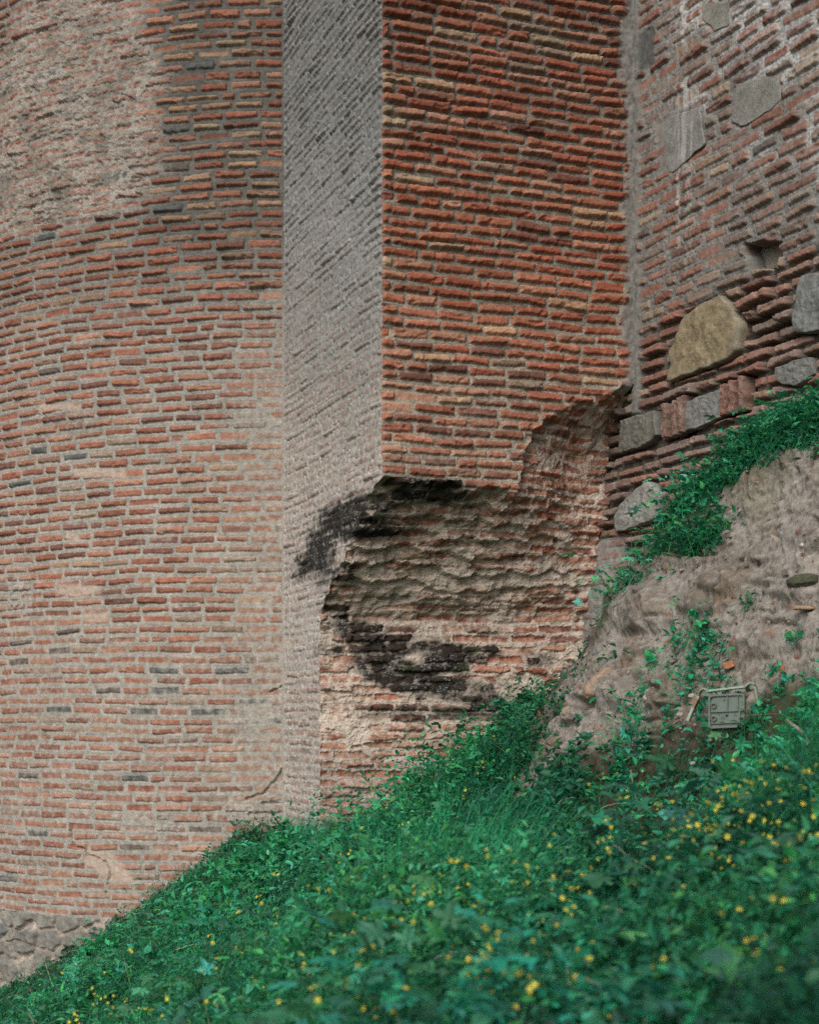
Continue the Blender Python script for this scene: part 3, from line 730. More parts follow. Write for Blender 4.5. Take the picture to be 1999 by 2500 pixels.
def build_ground():
    x = axis(-30, 30, .45, 2.4, .0052, .12); y = axis(-30, 13.5, 6.4, 8.8, .0026, .12)
    X, Y = np.meshgrid(x, y, indexing='ij'); Z = ground(X, Y)
    e = .02
    NX = -(ground(X + e, Y) - Z) / e; NY = -(ground(X, Y + e) - Z) / e
    nn = np.sqrt(NX ** 2 + NY ** 2 + 1); N = np.stack([NX / nn, NY / nn, 1 / nn], -1)
    P = np.stack([X, Y, Z], -1)
    q = P.copy(); q[..., 1] = np.maximum(q[..., 1], .5)
    PX, PY = proj(q)
    bare = sm(40, -40, poly_sd(PX, PY, BARE) + 40 * n2(X * 4, Y * 4, 3)) * (Y > 4)
    a, b, c = X, Y, Z
    f0 = fbm3(a * 2.6, b * 2.6, c * 2.6, 3, 601); f1 = fbm3(a * 11, b * 11, c * 11, 4, 602); f2 = fbm3(a * 45, b * 45, c * 45, 2, 603)
    rid = np.abs(n3(a * 5, b * 5, c * 9, 604)); rid2 = np.abs(n3(a * 14, b * 14, c * 22, 605))
    h = bare * (.075 * f0 + .020 * f1 + .005 * f2 - .060 * sm(.08, 0, rid) * sm(-.2, .4, f0 + .3 * f1) - .010 * sm(.10, 0, rid2)) + (1 - bare) * (.03 * f1)
    # pebbles and grit pushed through the face
    s = Z * 1.25 + Y * .3
    d1, d2, idn = worley(X / .05, s / .05, 9); sel = ((idn * 13) % 100) < 42
    pb = sm(.42, .15, d1) * sel * bare; h = h + .011 * pb
    e1, e2, ide = worley(X / .019, s / .019, 10); pb2 = sm(.45, .2, e1) * (((ide * 11) % 100) < 38) * bare; h = h + .005 * pb2
    # overhung pocket and crevices
    for (x_, y_, rx, ry, dp) in ((1425, 1712, 34, 17, .16), (1555, 1548, 50, 12, .03), (1520, 1650, 9, 30, .09), (1590, 1510, 9, 40, .06), (1385, 1770, 30, 10, .05), (1600, 1735, 40, 9, .04), (1900, 1520, 40, 8, .04), (1700, 1355, 60, 8, .04), (1880, 1430, 70, 10, .03)):
        g = sm(1.2, .5, np.hypot((PX - x_) / rx, (PY - y_) / ry) + .35 * n3(a * 12, b * 12, c * 12, 606)); h = h - dp * g
    for (x_, y_, rx, ry, dp) in ((1490, 1690, 60, 40, .07), (1570, 1490, 75, 60, .08), (1770, 1425, 60, 35, .06), (1840, 1560, 60, 40, .04), (1690, 1470, 50, 30, .03), (1640, 1720, 60, 30, .03), (1930, 1440, 60, 25, .05)):
        h = h + dp * sm(1.3, .4, np.hypot((PX - x_) / rx, (PY - y_) / ry) + .3 * f1)
    P = P + N * h[..., None]
    base = np.array([.225, .205, .182]); 
    col = np.broadcast_to(base, P.shape).copy()
    col = mix(col, np.array([.125, .10, .075]), np.clip(sm(-.1, .6, f0 + .4 * f1) * .8, 0, 1))
    col = mix(col, np.array([.26, .225, .195]), sm(.1, .6, -f0) * .6)
    col = mix(col, np.array([.165, .115, .08]), sm(.35, .75, fbm3(a * 4, b * 4, c * 4, 3, 608)) * .6)
    col = col * (1 + .26 * f1 + .24 * f2)[..., None]
    col = mix(col, np.array([.085, .07, .055]), sm(.10, .02, rid2) * .55)  # shadow in the fine crevices painted into the earth colour
    pc = np.stack([.15 + .16 * ((idn % 9) / 9.), .135 + .14 * ((idn % 9) / 9.), .12 + .12 * ((idn % 9) / 9.)], -1)
    pc = np.where(((idn % 11) == 0)[..., None], np.array([.22, .10, .065]), pc)
    col = mix(col, pc, pb * .8); col = mix(col, np.array([.31, .28, .245]), pb2 * .6 * ((ide % 3) == 0))
    mossy = sm(.3, .6, fbm3(a * 3, b * 3, c * 3, 2, 609)) * bare * .35
    col = mix(col, np.array([.12, .115, .07]), mossy)
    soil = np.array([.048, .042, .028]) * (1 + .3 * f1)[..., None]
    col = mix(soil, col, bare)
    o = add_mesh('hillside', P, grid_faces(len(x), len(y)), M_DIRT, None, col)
    tag(o, 'sloping earth bank of dry crumbling soil under the weeds', 'ground', kind='structure')

build_ground()

# ------------------------------------------------------------------ plants
def unit(v): return v / np.maximum(np.linalg.norm(v, axis=-1, keepdims=True), 1e-9)

class Leaves:
    """collects many small blades and leaves into one mesh"""
    def __init__(s): s.v, s.t, s.q, s.c, s.n = [], [], [], [], 0
    def _add(s, V, tris, quads, C):
        M, K = V.shape[:2]
        off = s.n + np.arange(M)[:, None, None] * K
        if tris is not None: s.t.append((off + np.array(tris)[None]).reshape(-1, 3))
        if quads is not None: s.q.append((off + np.array(quads)[None]).reshape(-1, 4))
        s.v.append(V.reshape(-1, 3)); s.c.append(np.broadcast_to(C, V.shape).reshape(-1, 3)); s.n += M * K
    def frame(s, d, up):
        d = unit(d); sd = unit(np.cross(d, up) + 1e-6); return d, sd, unit(np.cross(sd, d))
    def leaf(s, p, d, up, L, W, bend, C, widths=(.75, 1., .55), fold=.25):
        d, sd, n = s.frame(d, up); L = L[:, None]; W = W[:, None]; b = bend[:, None]
        ts = np.linspace(0, 1, len(widths) + 2)
        V = [p]
        for t, w_ in zip(ts[1:-1], widths):
            c = p + d * L * t - n * (b * L * t * t)
            V += [c + sd * W * w_ * .5 + n * W * fold * w_, c - sd * W * w_ * .5 + n * W * fold * w_, c]
        V.append(p + d * L - n * b * L)
        V = np.stack(V, 1); k = len(widths)
        tris = [(0, 1, 3), (0, 3, 2), (3 * k - 2, 3 * k + 1, 3 * k), (3 * k, 3 * k + 1, 3 * k - 1)]
        quads = [(q, q + 3, q + 5, q + 2) for q in [1 + 3 * j for j in range(k - 1)]] + [(q + 2, q + 5, q + 4, q + 1) for q in [1 + 3 * j for j in range(k - 1)]]
        s._add(V, tris, quads, C[:, None, :])
    def blade(s, p, d, up, L, W, bend, C, wind=None):
        d, sd, n = s.frame(d, up); L = L[:, None]; W = W[:, None]; b = bend[:, None]
        V = []
        for t, w_ in ((0, .8), (.35, 1.), (.7, .65), (1., .06)):
            c = p + d * L * t - n * (b * L * t * t)
            if wind is not None: c = c + wind * (L * t * t)
            V += [c + sd * W * w_ * .5, c - sd * W * w_ * .5]
        s._add(np.stack(V, 1), None, [(0, 2, 3, 1), (2, 4, 5, 3), (4, 6, 7, 5)], C[:, None, :])
    def lobed(s, p, d, up, R, C, rng, lobes=5, cup=.25):
        d, sd, n = s.frame(d, up); K = 4 * lobes
        th = np.linspace(-math.pi * .92, math.pi * .92, K)
        rad = (.72 + .28 * np.cos(th * lobes * .95)) * (.85 + .25 * np.cos(th))
        R = R[:, None, None]; rad = rad[None, :, None] * (1 + .12 * rng.normal(size=(len(p), K, 1)))
        ct, st_ = np.cos(th)[None, :, None], np.sin(th)[None, :, None]
        wav = (cup * rad ** 2 + .10 * np.sin(th * 7)[None, :, None] * rad)
        c = p + d * R[:, 0] * .8
        per = c[:, None] + R * rad * (d[:, None] * ct + sd[:, None] * st_) - R * wav * n[:, None]
        V = np.concatenate([c[:, None], per], 1)
        s._add(V, [(0, j + 1, j + 2) for j in range(K - 1)], None, C[:, None, :])
    def build(s, name, mat, parent=None, origin=(0, 0, 0)):
        fs = [np.concatenate(a) for a in (s.q, s.t) if a]
        return add_mesh(name, np.concatenate(s.v) - np.array(origin), fs, mat, parent, np.concatenate(s.c), smooth=False)

GREEN = np.array([.020, .168, .080])
WIND = np.array([.55, .15, .0])
def rdir(r, m, el0, el1):
    az = r.uniform(0, 2 * math.pi, m); el = np.radians(r.uniform(el0, el1, m))
    return np.stack([np.cos(az) * np.cos(el), np.sin(az) * np.cos(el), np.sin(el)], -1)
UPV = np.array([0, 0, 1.])

def green(r, m, val=1., pale=0.):
    c = GREEN * (val * np.exp(r.normal(0, .36, (m, 1))))
    c = c * (1 + r.normal(0, .10, (m, 3)) * np.array([1.6, .6, 1.1]))
    y = (r.random((m, 1)) < .12); c = np.where(y, c * np.array([1.9, 1.25, .75]), c)
    return np.clip(lerp(c, np.array([.10, .20, .145]), np.asarray(pale) * np.ones((m, 1))), .004, .5)

def grow_grass(lv, r, pos, h, n=12, val=1.):
    m = len(pos) * n
    p = np.repeat(pos, n, 0) + r.normal(0, .02, (m, 3)) * [1, 1, .0]
    d = unit(rdir(r, m, 45, 88) + WIND * .5)
    L = np.repeat(h, n) * r.uniform(.55, 1.15, m)
    lv.blade(p, d, UPV + r.normal(0, .6, (m, 3)), L, r.uniform(.0022, .005, m), r.uniform(.05, .5, m), green(r, m, val), WIND * r.uniform(.1, .8, (m, 1)))

def grow_leafy(lv, r, pos, h, n=22, val=1., size=1.):
    m = len(pos) * n
    ax = unit(rdir(r, len(pos), 60, 90) + WIND * .55)
    t = r.uniform(.12, 1, m) ** .8
    H = np.repeat(h, n)
    p = np.repeat(pos, n, 0) + np.repeat(ax, n, 0) * (H * t)[:, None] + WIND * (H * t * t * .25)[:, None] + r.normal(0, .022, (m, 3))
    d = unit(rdir(r, m, -15, 50) + np.repeat(ax, n, 0) * .3 + WIND * .35)
    L = r.uniform(.022, .06, m) * size * (1.15 - .5 * t); 
    lv.leaf(p, d, UPV + r.normal(0, .55, (m, 3)), L, L * r.uniform(.32, .6, m), r.uniform(.05, .45, m), green(r, m, val, .22 * r.random((m, 1)) ** 2))
    lv.blade(pos, ax, UPV + r.normal(0, .4, (len(pos), 3)) + [1, 0, 0], h, np.full(len(pos), .005), np.full(len(pos), .1), green(r, len(pos), .8), WIND * .25)

def grow_feather(lv, r, pos, h, n=70, val=1.):
    """soft plants of hair-fine leaflets along several leaning stems"""
    m = len(pos) * n
    k = 5
    axs = unit(rdir(r, len(pos) * k, 50, 88) + WIND * .8).reshape(len(pos), k, 3)
    which = r.integers(0, k, m); pi = np.repeat(np.arange(len(pos)), n)
    ax = axs[pi, which]; t = r.uniform(.2, 1, m); H = h[pi] * (.6 + .4 * ((which * 37 + pi * 11) % 10) / 10.)
    p = pos[pi] + ax * (H * t)[:, None] + WIND * (H * t * t * .3)[:, None]
    d = unit(rdir(r, m, -5, 60) + ax * .7 + WIND * .5)
    L = r.uniform(.018, .045, m) * (1.2 - .6 * t)
    lv.blade(p, d, UPV + r.normal(0, .8, (m, 3)), L, r.uniform(.0018, .0042, m), r.uniform(0, .5, m), green(r, m, val * 1.3, .22 * r.random((m, 1))), WIND * r.uniform(0, .3, (m, 1)))

def grow_broad(lv, r, pos, h, n=6, val=1., size=1., pale=.25):
    m = len(pos) * n
    p = np.repeat(pos, n, 0) + r.normal(0, .035, (m, 3)) * [1, 1, .3]
    d0 = unit(rdir(r, m, 25, 75) + WIND * .3)
    st = np.repeat(h, n) * r.uniform(.4, 1.0, m)
    q = p + d0 * st[:, None]
    c = green(r, m, val, pale * r.random((m, 1)))
    lv.blade(p, d0, UPV + r.normal(0, .4, (m, 3)) + [1, 0, 0], st, np.full(m, .004), np.full(m, .02), c)
    lv.lobed(q, unit(d0 * [1, 1, .1] + WIND * .4), UPV + r.normal(0, .35, (m, 3)), r.uniform(.018, .045, m) * size, c, r)

# where the vegetation covers the slope
def weeds_density(x, y, px, py):
    sd = poly_sd(px, py, BARE)
    dens = sm(-100, 5, sd + 45 * n2(x * 3, y * 3, 700))
    dens = np.maximum(dens, .10 * (sd < 0) * sm(1560, 1760, py))
    dens = dens * lerp(.22, 1., sm(-25, 15, poly_sd(px, py, TIP)))
    dens = dens * np.where((px > 1285) & (px < 1480) & (py < 1835), .25, 1.)
    return dens

def in_masonry(x, y):
    tow = np.hypot(x - TWC[0], y - TWC[1]) < TWR + .03
    q = np.stack([x, y], -1)
    rw = ((q - PC) @ NR) < .04
    fr = (y > 9.70) & (x > -.66)
    return tow | (rw & (y > 5)) | fr

def scatter(n, r, x0=-3.6, x1=3.3, y0=2.3, y1=11.2):
    x = r.uniform(x0, x1, n); y = r.uniform(y0, y1, n)
    z = ground(x, y); px = CX + F * x / y; py = HZ - F * z / y
    ok = (px > -330) & (px < 2330) & (py < 2950) & ~in_masonry(x, y)
    ok &= r.random(n) < weeds_density(x, y, px, py)
    return np.stack([x, y, z], -1)[ok], px[ok], py[ok]

def build_undergrowth():
    r = np.random.default_rng(5)
    lv = Leaves()
    cp, cpx, cpy = scatter(1150, r)                        # the clumps, each of one kind, height and tone
    nc = len(cp)
    sd_c = poly_sd(cpx, cpy, BARE)
    edge = np.clip(sm(-70, 90, sd_c), .5, 1)
    keep = (sd_c > -45) & ~((cpx > 1285) & (cpx < 1480) & (cpy < 1835)) & (poly_sd(cpx, cpy, TIP) > -5 - 40 * r.random(nc)); cp, cpx, cpy, sd_c, edge = cp[keep], cpx[keep], cpy[keep], sd_c[keep], edge[keep]; nc = len(cp)
    near = np.clip(np.minimum(np.hypot(cp[:, 0] - TWC[0], cp[:, 1] - TWC[1]) - TWR, np.where(cp[:, 0] > -.75, 9.74 - cp[:, 1], 9)), 0, 2)
    edge = edge * lerp(.52, 1., sm(.1, 1.1, near)) * np.where((cpx > 1760) & (cpy < 1790), .62, 1) * np.where((np.abs(cpx - 1775) < 110) & (cpy > 1760) & (cpy < 1920), .5, 1) * lerp(.5, 1., sm(150, 520, cpx))
    ch = edge * np.clip(.30 * np.exp(r.normal(0, .58, nc)), .10, .78)
    cr = np.clip(ch * r.uniform(.5, .95, nc), .10, .42)
    kind0 = (cp[:, 1] < 5.3) & (r.random(nc) < .55)
    tone = np.exp(r.normal(.36, .44, nc)) * np.where((cpx > 1700) & (cpy < 1950), 1.2, 1)
    kind = r.choice(4, nc, p=[.15, .36, .30, .19]); kind[kind0] = 3; kind[(cp[:, 1] < 5) & (kind == 0)] = 1; kind[(near < .9) & (kind == 0)] = 2
    hue = np.exp(r.normal(0, 1, (nc, 3)) * np.array([.18, .07, .10]))
    for c in range(nc):
        dist = max(cp[c, 1], 2.5)
        k = kind[c]
        dens = (95, 120, 85, 60)[k] * min(1.3, (7.5 / dist) ** .25)
        m = max(4, int(dens * math.pi * cr[c] ** 2 * 1.6))
        q = np.sqrt(r.random(m)); a = r.uniform(0, 2 * math.pi, m)
        x = cp[c, 0] + cr[c] * q * np.cos(a); y = cp[c, 1] + cr[c] * q * np.sin(a)
        ok = ~in_masonry(x, y); x, y, q = x[ok], y[ok], q[ok]
        if len(x) == 0: continue
        pos = np.stack([x, y, ground(x, y) - .01], -1)
        hh = ch[c] * (1 - .55 * q ** 2) * r.uniform(.75, 1.1, len(x))
        c0 = len(lv.c); v = float(tone[c]); sz = 1.0 + .7 * r.random()
        if k == 0: grow_grass(lv, r, pos, hh * 1.05, n=18, val=v)
        elif k == 1: grow_leafy(lv, r, pos, hh, n=26, val=v, size=sz)
        elif k == 2: grow_feather(lv, r, pos, hh * 1.05, n=85, val=v)
        else:
            grow_broad(lv, r, pos, hh * .9, n=6, val=v, size=1.2 + .7 * (dist < 5.5), pale=.5)
            grow_leafy(lv, r, pos[::2], hh[::2], n=18, val=v, size=sz)
        for j in range(c0, len(lv.c)): lv.c[j] = lv.c[j] * hue[c]
    pos, px, py = scatter(9500, r)
    low = np.clip(np.hypot(pos[:, 0] - TWC[0], pos[:, 1] - TWC[1]) - TWR, 0, 1)                          # thinner growth between them
    hs_ = np.clip(sm(-40, 90, poly_sd(px, py, BARE)), .3, 1) * r.uniform(.08, .2, len(pos)) * lerp(.5, 1, sm(0, .6, low))
    grow_leafy(lv, r, pos[::2], hs_[::2], n=14, val=.75); tall = (np.arange(len(pos)) % 2 == 1) & (poly_sd(px, py, BARE) > 45); grow_grass(lv, r, pos[tall], hs_[tall] * 1.5, n=10, val=.9)
    thin = (np.arange(len(pos)) % 2 == 1) & ~tall; grow_feather(lv, r, pos[thin], hs_[thin] * 1.3, n=26, val=1.)
    o = lv.build('undergrowth', M_LEAF)
    tag(o, 'dense windblown green weeds and grass in billowing clumps over the lower slope', 'weeds', kind='stuff')
    # straw and dead stems lying through the green
    lv = Leaves(); pos, px, py = scatter(2200, r); m = len(pos)
    c = np.array([.20, .185, .125]) * np.exp(r.normal(0, .35, (m, 1)))
    lv.blade(pos + np.array([0, 0, .06]) + r.uniform(0, .16, (m, 1)) * UPV, unit(rdir(r, m, 0, 60) + WIND * .5), UPV + r.normal(0, .5, (m, 3)), r.uniform(.10, .32, m), r.uniform(.0015, .003, m), r.uniform(.1, .6, m), c, WIND * .3)
    o = lv.build('dead_straw', M_DRY)
    tag(o, 'thin dead straw and dry grass stems lying through the green weeds', 'straw', kind='stuff')

build_undergrowth()

def star(r, m, p, n, R, lv, C):
    """small daisy-like blossoms"""
    K = 12
    d = unit(np.cross(n, r.normal(size=(m, 3)))); sd = np.cross(n, d)
    th = np.linspace(0, 2 * math.pi, K, endpoint=False)
    rad = np.where(np.arange(K) % 2 == 0, 1., .5)[None, :, None] * R[:, None, None]
    per = p[:, None] + rad * (d[:, None] * np.cos(th)[None, :, None] + sd[:, None] * np.sin(th)[None, :, None]) + n[:, None] * (R[:, None, None] * .15)
    lv._add(np.concatenate([p[:, None], per], 1), [(0, j + 1, (j + 1) % K + 1) for j in range(K)], None, C[:, None, :])

def flower_proto(seed):
    r = np.random.default_rng(seed); k = r.integers(3, 7)
    st, bl = Leaves(), Leaves()
    d = unit(rdir(r, k, 55, 88) + WIND * .6); L = r.uniform(.36, .56, k)
    p = r.normal(0, .055, (k, 3)) * [1, 1, 0]
    st.blade(p, d, UPV + r.normal(0, .4, (k, 3)) + [1, 0, 0], L, np.full(k, .004), np.full(k, .05), green(r, k, 1.1), WIND * .25)
    m = k * 14; pi = np.repeat(np.arange(k), 14); t = r.uniform(.15, .9, m)
    q = p[pi] + d[pi] * (L[pi] * t)[:, None] + WIND * (L[pi] * t * t * .25)[:, None]
    ll = r.uniform(.02, .05, m)
    st.leaf(q, unit(rdir(r, m, -10, 50) + WIND * .3), UPV + r.normal(0, .5, (m, 3)), ll, ll * .35, r.uniform(.1, .4, m), green(r, m, 1.1))
    tip = p + d * L[:, None] + WIND * (L * .25)[:, None] - np.cross(np.cross(d, UPV + [1, 0, 0]), d) * 0
    kk = np.repeat(np.arange(k), 3)
    tp = tip[kk] + r.normal(0, .028, (len(kk), 3)); nrm = unit(rdir(r, len(kk), -10, 85) + np.array([-.1, -.3, 0]))
    yel = np.array([.52, .46, .07]) * np.exp(r.normal(0, .28, (len(kk), 1)))
    star(r, len(kk), tp, nrm, r.uniform(.0075, .013, len(kk)), bl, yel)
    return st, bl

def build_flowers():
    protos = []
    spots = [(700, 1700), (745, 1735), (690, 1775), (800, 1765), (560, 1890), (625, 1985), (680, 1925), (695, 2010), (835, 1870), (775, 1800), (890, 1885), (925, 1910), (1010, 1890), (1085, 1820), (945, 1600), (965, 1640), (1005, 1720),
             (1200, 1800), (1290, 1705), (1335, 1765), (1360, 1735), (1385, 1680), (1412, 1692), (1450, 1705), (1482, 1685), (1500, 1660), (1530, 1700), (1562, 1712), (1462, 1755), (1500, 1765), (1545, 1840), (1572, 1852), (1692, 1890), (1632, 1775),
             (1700, 1655), (1420, 1760), (1440, 1730), (110, 2110), (170, 2112), (740, 2100), (835, 2090), (1015, 1905), (120, 2060), (560, 2080), (1040, 2060), (760, 1660), (480, 1960), (590, 1925), (1250, 1690), (1310, 1660), (720, 2040), (1130, 1905), (905, 1815), (1600, 1960), (1380, 1810), (850, 1950), (1520, 1900), (330, 2080), (930, 2010)]
    r = np.random.default_rng(77)
    for i, (x, y) in enumerate(spots):
        x, y = x * 1.1596, y * 1.1596
        g = ghit(x, y, .42)
        if i < 7:
            st, bl = flower_proto(900 + i)
            o = empty('flowering_weed', g); a = st.build('leafy_stems', M_LEAF, o); b = bl.build('blossoms', M_PETAL, o); protos.append((o, a, b))
        else:
            o0, a0, b0 = protos[i % 7]
            o = o0.copy(); scene.collection.objects.link(o)
            for c in (a0, b0):
                d = c.copy(); scene.collection.objects.link(d); d.parent = o
            o.location = g
            o.rotation_euler = (0, 0, r.uniform(-.6, .6)); s_ = r.uniform(.85, 1.15); o.scale = (s_, s_, s_)
        tag(o, 'small clump of yellow wildflowers leaning in the wind among green weeds', 'wildflower', 'yellow wildflowers on the slope')

build_flowers()

def plant(name, label, cat, spots, seed, kind, h, mat=M_LEAF, group=None, **kw):
    """one plant (or clump) rooted at a few points of the slope"""
    r = np.random.default_rng(seed); lv = Leaves()
    pos = np.array([ghit(x, y) for x, y in spots])
    for fn, k in kind:
        if fn is None: continue
        fn(lv, r, pos, np.full(len(pos), h) * r.uniform(.75, 1.2, len(pos)), **k)
    o0 = pos.mean(0)
    o = lv.build(name, mat, None, o0); o.location = o0
    return tag(o, label, cat, group)

def along(pts, wdt, n, seed):
    r = np.random.default_rng(seed); pts = np.array(pts, float); t = r.random(n) * (len(pts) - 1); k = np.minimum(t.astype(int), len(pts) - 2); f = (t - k)[:, None]
    return [tuple(q) for q in pts[k] * (1 - f) + pts[k + 1] * f + r.normal(0, wdt, (n, 2)) * np.array([1.4, 1.])]

def jitter(cx, cy, rx, ry, n, seed):
    r = np.random.default_rng(seed); a = r.uniform(0, 2 * math.pi, n); q = np.sqrt(r.random(n))
    return [(cx + rx * k * math.cos(t), cy + ry * k * math.sin(t)) for t, k in zip(a, q)]

def build_plants():
    dense = lambda v=1.: [(grow_leafy, dict(n=34, size=1.2, val=v)), (grow_feather, dict(n=60, val=v)), (grow_broad, dict(n=4, size=.9, val=v, pale=.2))]
    plant('weed_clump', 'big bushy green clump growing at the foot of the wall at the right edge', 'plant', along([(1765, 1165), (1830, 1150), (1920, 1110), (2020, 1060)], 13, 130, 1), 11, dense(1.5), .29, group='green clumps along the top of the bank')
    plant('weed_clump', 'ragged green clump in front of the brick courses above the bare bank', 'plant', along([(1690, 1240), (1760, 1190), (1800, 1170)], 11, 30, 2), 12, dense(1.5), .22, group='green clumps along the top of the bank')
    plant('weed_clump', 'green clump hanging over the bare earth beside the pointed pale stone', 'plant', along([(1600, 1368), (1680, 1365), (1750, 1345)], 9, 46, 3), 13, dense(1.4), .21, group='green clumps along the top of the bank')
    plant('weed_clump', 'narrow green clump climbing between the bushy clump and the hanging clump', 'plant', along([(1640, 1300), (1680, 1265), (1715, 1240)], 10, 28, 4), 14, dense(1.5), .22, group='green clumps along the top of the bank')
    plant('leafy_bush', 'upright leafy bush in the gap between the crumbled buttress and the earth bank', 'plant', jitter(1235, 1900, 60, 45, 26, 5), 15, [(grow_leafy, dict(n=30, size=1.)), (grow_broad, dict(n=3, size=.8, val=.8, pale=.15))], .30)
    plant('shrub', 'small round shrub against the foot of the round tower', 'shrub', jitter(545, 2085, 22, 10, 9, 6), 16, [(grow_leafy, dict(n=34, size=.7))], .19)
    plant('leafy_bush', 'low dark bush where the tower meets the buttress flank', 'plant', jitter(655, 2050, 30, 12, 10, 7), 17, [(grow_leafy, dict(n=28, size=.8))], .15)
    plant('leafy_plant', 'sprawling green plant growing over the lower half of the discarded floodlight', 'plant', jitter(1790, 1828, 55, 14, 12, 8), 18, [(grow_leafy, dict(n=24, size=.9, val=1.1)), (grow_feather, dict(n=50))], .19)
    small = [((1545, 1455), 'little rosette plant on the seam of wall and bank below the cement face', .10), ((1480, 1535), 'bluish rosette plant at the foot of the cement face', .11), ((1418, 1612), 'pale drooping plant by the black stained ledge corner', .12), ((1368, 1712), 'small plant in the crack between buttress and bank above the leafy bush', .09),
             ((1823, 1490), 'lone yellowish sprig on the bare bank', .08), ((1703, 1598), 'pale grey green sprig beside the black twig', .07), ((1988, 1128), 'small green tuft under the mossy edge at the right', .08), ((1585, 1395), 'green sprig under the hanging clump by the seam', .10)]
    for i, ((x, y), lb, h) in enumerate(small):
        plant('rosette_plant', lb, 'plant', jitter(x, y, .1, .05, 2, 30 + i), 40 + i, [(grow_leafy, dict(n=16, size=1., val=1.1)), (grow_broad, dict(n=3, size=.6, val=1.1, pale=.5))], h, group='small plants on the bare bank')

build_plants()

# ------------------------------------------------------------------ stalks, twigs, stones, brick scraps
def tube(pts, rad, sides=6):
    pts = np.asarray(pts, float)
    n = len(pts); tg = np.gradient(pts, axis=0); tg = unit(tg)
    a = unit(np.cross(tg, np.array([.3, 1., .2]))); b = np.cross(tg, a)
    th = np.linspace(0, 2 * math.pi, sides, endpoint=False)
    rad = np.broadcast_to(np.asarray(rad, float), (n,))
    V = pts[:, None] + rad[:, None, None] * (a[:, None] * np.cos(th)[None, :, None] + b[:, None] * np.sin(th)[None, :, None])
    ii = np.arange(n * sides).reshape(n, sides); jj = np.roll(ii, -1, 1)
    return V.reshape(-1, 3), np.stack([ii[:-1].ravel(), jj[:-1].ravel(), jj[1:].ravel(), ii[1:].ravel()], -1)

def spline(pts, n):
    pts = np.asarray(pts, float); t = np.linspace(0, len(pts) - 1, n); out = []
    P_ = np.vstack([2 * pts[0] - pts[1], pts, 2 * pts[-1] - pts[-2]])
    for q in t:
        k = min(int(q), len(pts) - 2); f = q - k
        p0, p1, p2, p3 = P_[k:k + 4]
        out.append(.5 * ((2 * p1) + (-p0 + p2) * f + (2 * p0 - 5 * p1 + 4 * p2 - p3) * f * f + (-p0 + 3 * p1 - 3 * p2 + p3) * f ** 3))
    return np.array(out)

def stalk(name, label, cat, px, h, rad, col, group=None, seed=0):
    g0 = ghit(px[0][0], px[0][1], h[0])
    pts = []
    for (x, y), hh in zip(px, h):
        g = ghit(x, y, hh); g = at(x, y, g[1]); pts.append(g)
    pts = np.array(pts); pts[:, 1] = lerp(pts[:, 1], pts[:, 1].mean(), .5)
    pts = np.array([at(x, y, q[1]) for (x, y), q in zip(px, pts)])
    c = spline(pts, 26); r = np.random.default_rng(seed + 5)
    c = c + .002 * np.cumsum(r.normal(0, .5, c.shape), 0)
    V, Fc = tube(c, np.linspace(rad, rad * .5, 26))
    o0 = c[0].copy()
    o = add_mesh(name, V - o0, Fc, M_DRY, None, np.tile(col, (len(V), 1)) * (1 + .15 * r.normal(size=(len(V), 1))))
    o.location = o0
    return tag(o, label, cat, group)

def build_sticks():
    pale = np.array([.24, .225, .16]); dark = np.array([.035, .03, .027])
    stalk('twig', 'black twig lying diagonally on the bare bank', 'twig', [(1638, 1621), (1665, 1605), (1690, 1578)], [.015, .015, .015], .006, dark, 'dark twigs on the bank', 1)
    stalk('twig', 'thin dark stem standing up above the discarded lamp', 'twig', [(1758, 1655), (1758, 1610), (1778, 1556)], [.03, .07, .10], .0035, dark, 'dark twigs on the bank', 2)
    stalk('twig', 'short dark twig joining the top of the thin standing stem', 'twig', [(1742, 1576), (1762, 1568), (1780, 1555)], [.03, .05, .08], .004, dark, 'dark twigs on the bank', 3)
    D = [([(980, 2202), (1000, 2240), (1024, 2290)], .30, 'bent pale stalk in the middle of the weeds below the leafy bush'), ([(803, 2318), (840, 2275), (915, 2257)], .3, 'arching dry stalk among flowers at the lower middle'),
         ([(1035, 2370), (1085, 2330), (1165, 2320), (1245, 2326)], .3, 'long flat arching dry stalk near the bottom middle'), ([(750, 2385), (770, 2360), (795, 2340)], .3, 'short dry stalk in the flowers at the lower left of centre'),
         ([(1485, 2215), (1520, 2225), (1552, 2262)], .33, 'upper of the two parallel bent stalks at the lower right'), ([(1487, 2252), (1520, 2268), (1545, 2300)], .33, 'lower of the two parallel bent stalks at the lower right'),
         ([(1920, 1758), (1958, 1790), (1978, 1830), (1990, 1880)], .18, 'thick grey curved stem at the right edge below the lamp'), ([(1957, 2098), (1975, 2086), (2020, 2070)], .35, 'pale broken stick poking in from the right edge'),
         ([(1540, 1880), (1548, 1920), (1560, 1975)], .2, 'upright thin dry stalk among the weeds under the lamp'), ([(1345, 1990), (1370, 1955), (1400, 1945)], .2, 'short arched dry stalk under the bank foot'), ([(1430, 2000), (1480, 1970), (1540, 1965)], .22, 'long arched dry stalk under the bank foot'),
         ([(1500, 2065), (1535, 2090), (1595, 2130)], .28, 'slanting dry stalk among the yellow flowers at right'), ([(1700, 1930), (1760, 1890), (1840, 1860)], .2, 'long dry stalk slanting up under the lamp'), ([(1385, 2360), (1390, 2390), (1397, 2410)], .3, 'small upright stalk at lower right'), ([(1430, 2388), (1460, 2402), (1500, 2416)], .3, 'slanting pale straw near the bottom right')]
    for i, (px, hh, lb) in enumerate(D):
        stalk('dry_stalk', lb, 'stalk', px, [hh] * len(px), .0024 if i != 6 else .009, pale if i != 6 else np.array([.22, .2, .17]), 'dry stalks in the weeds', 10 + i)

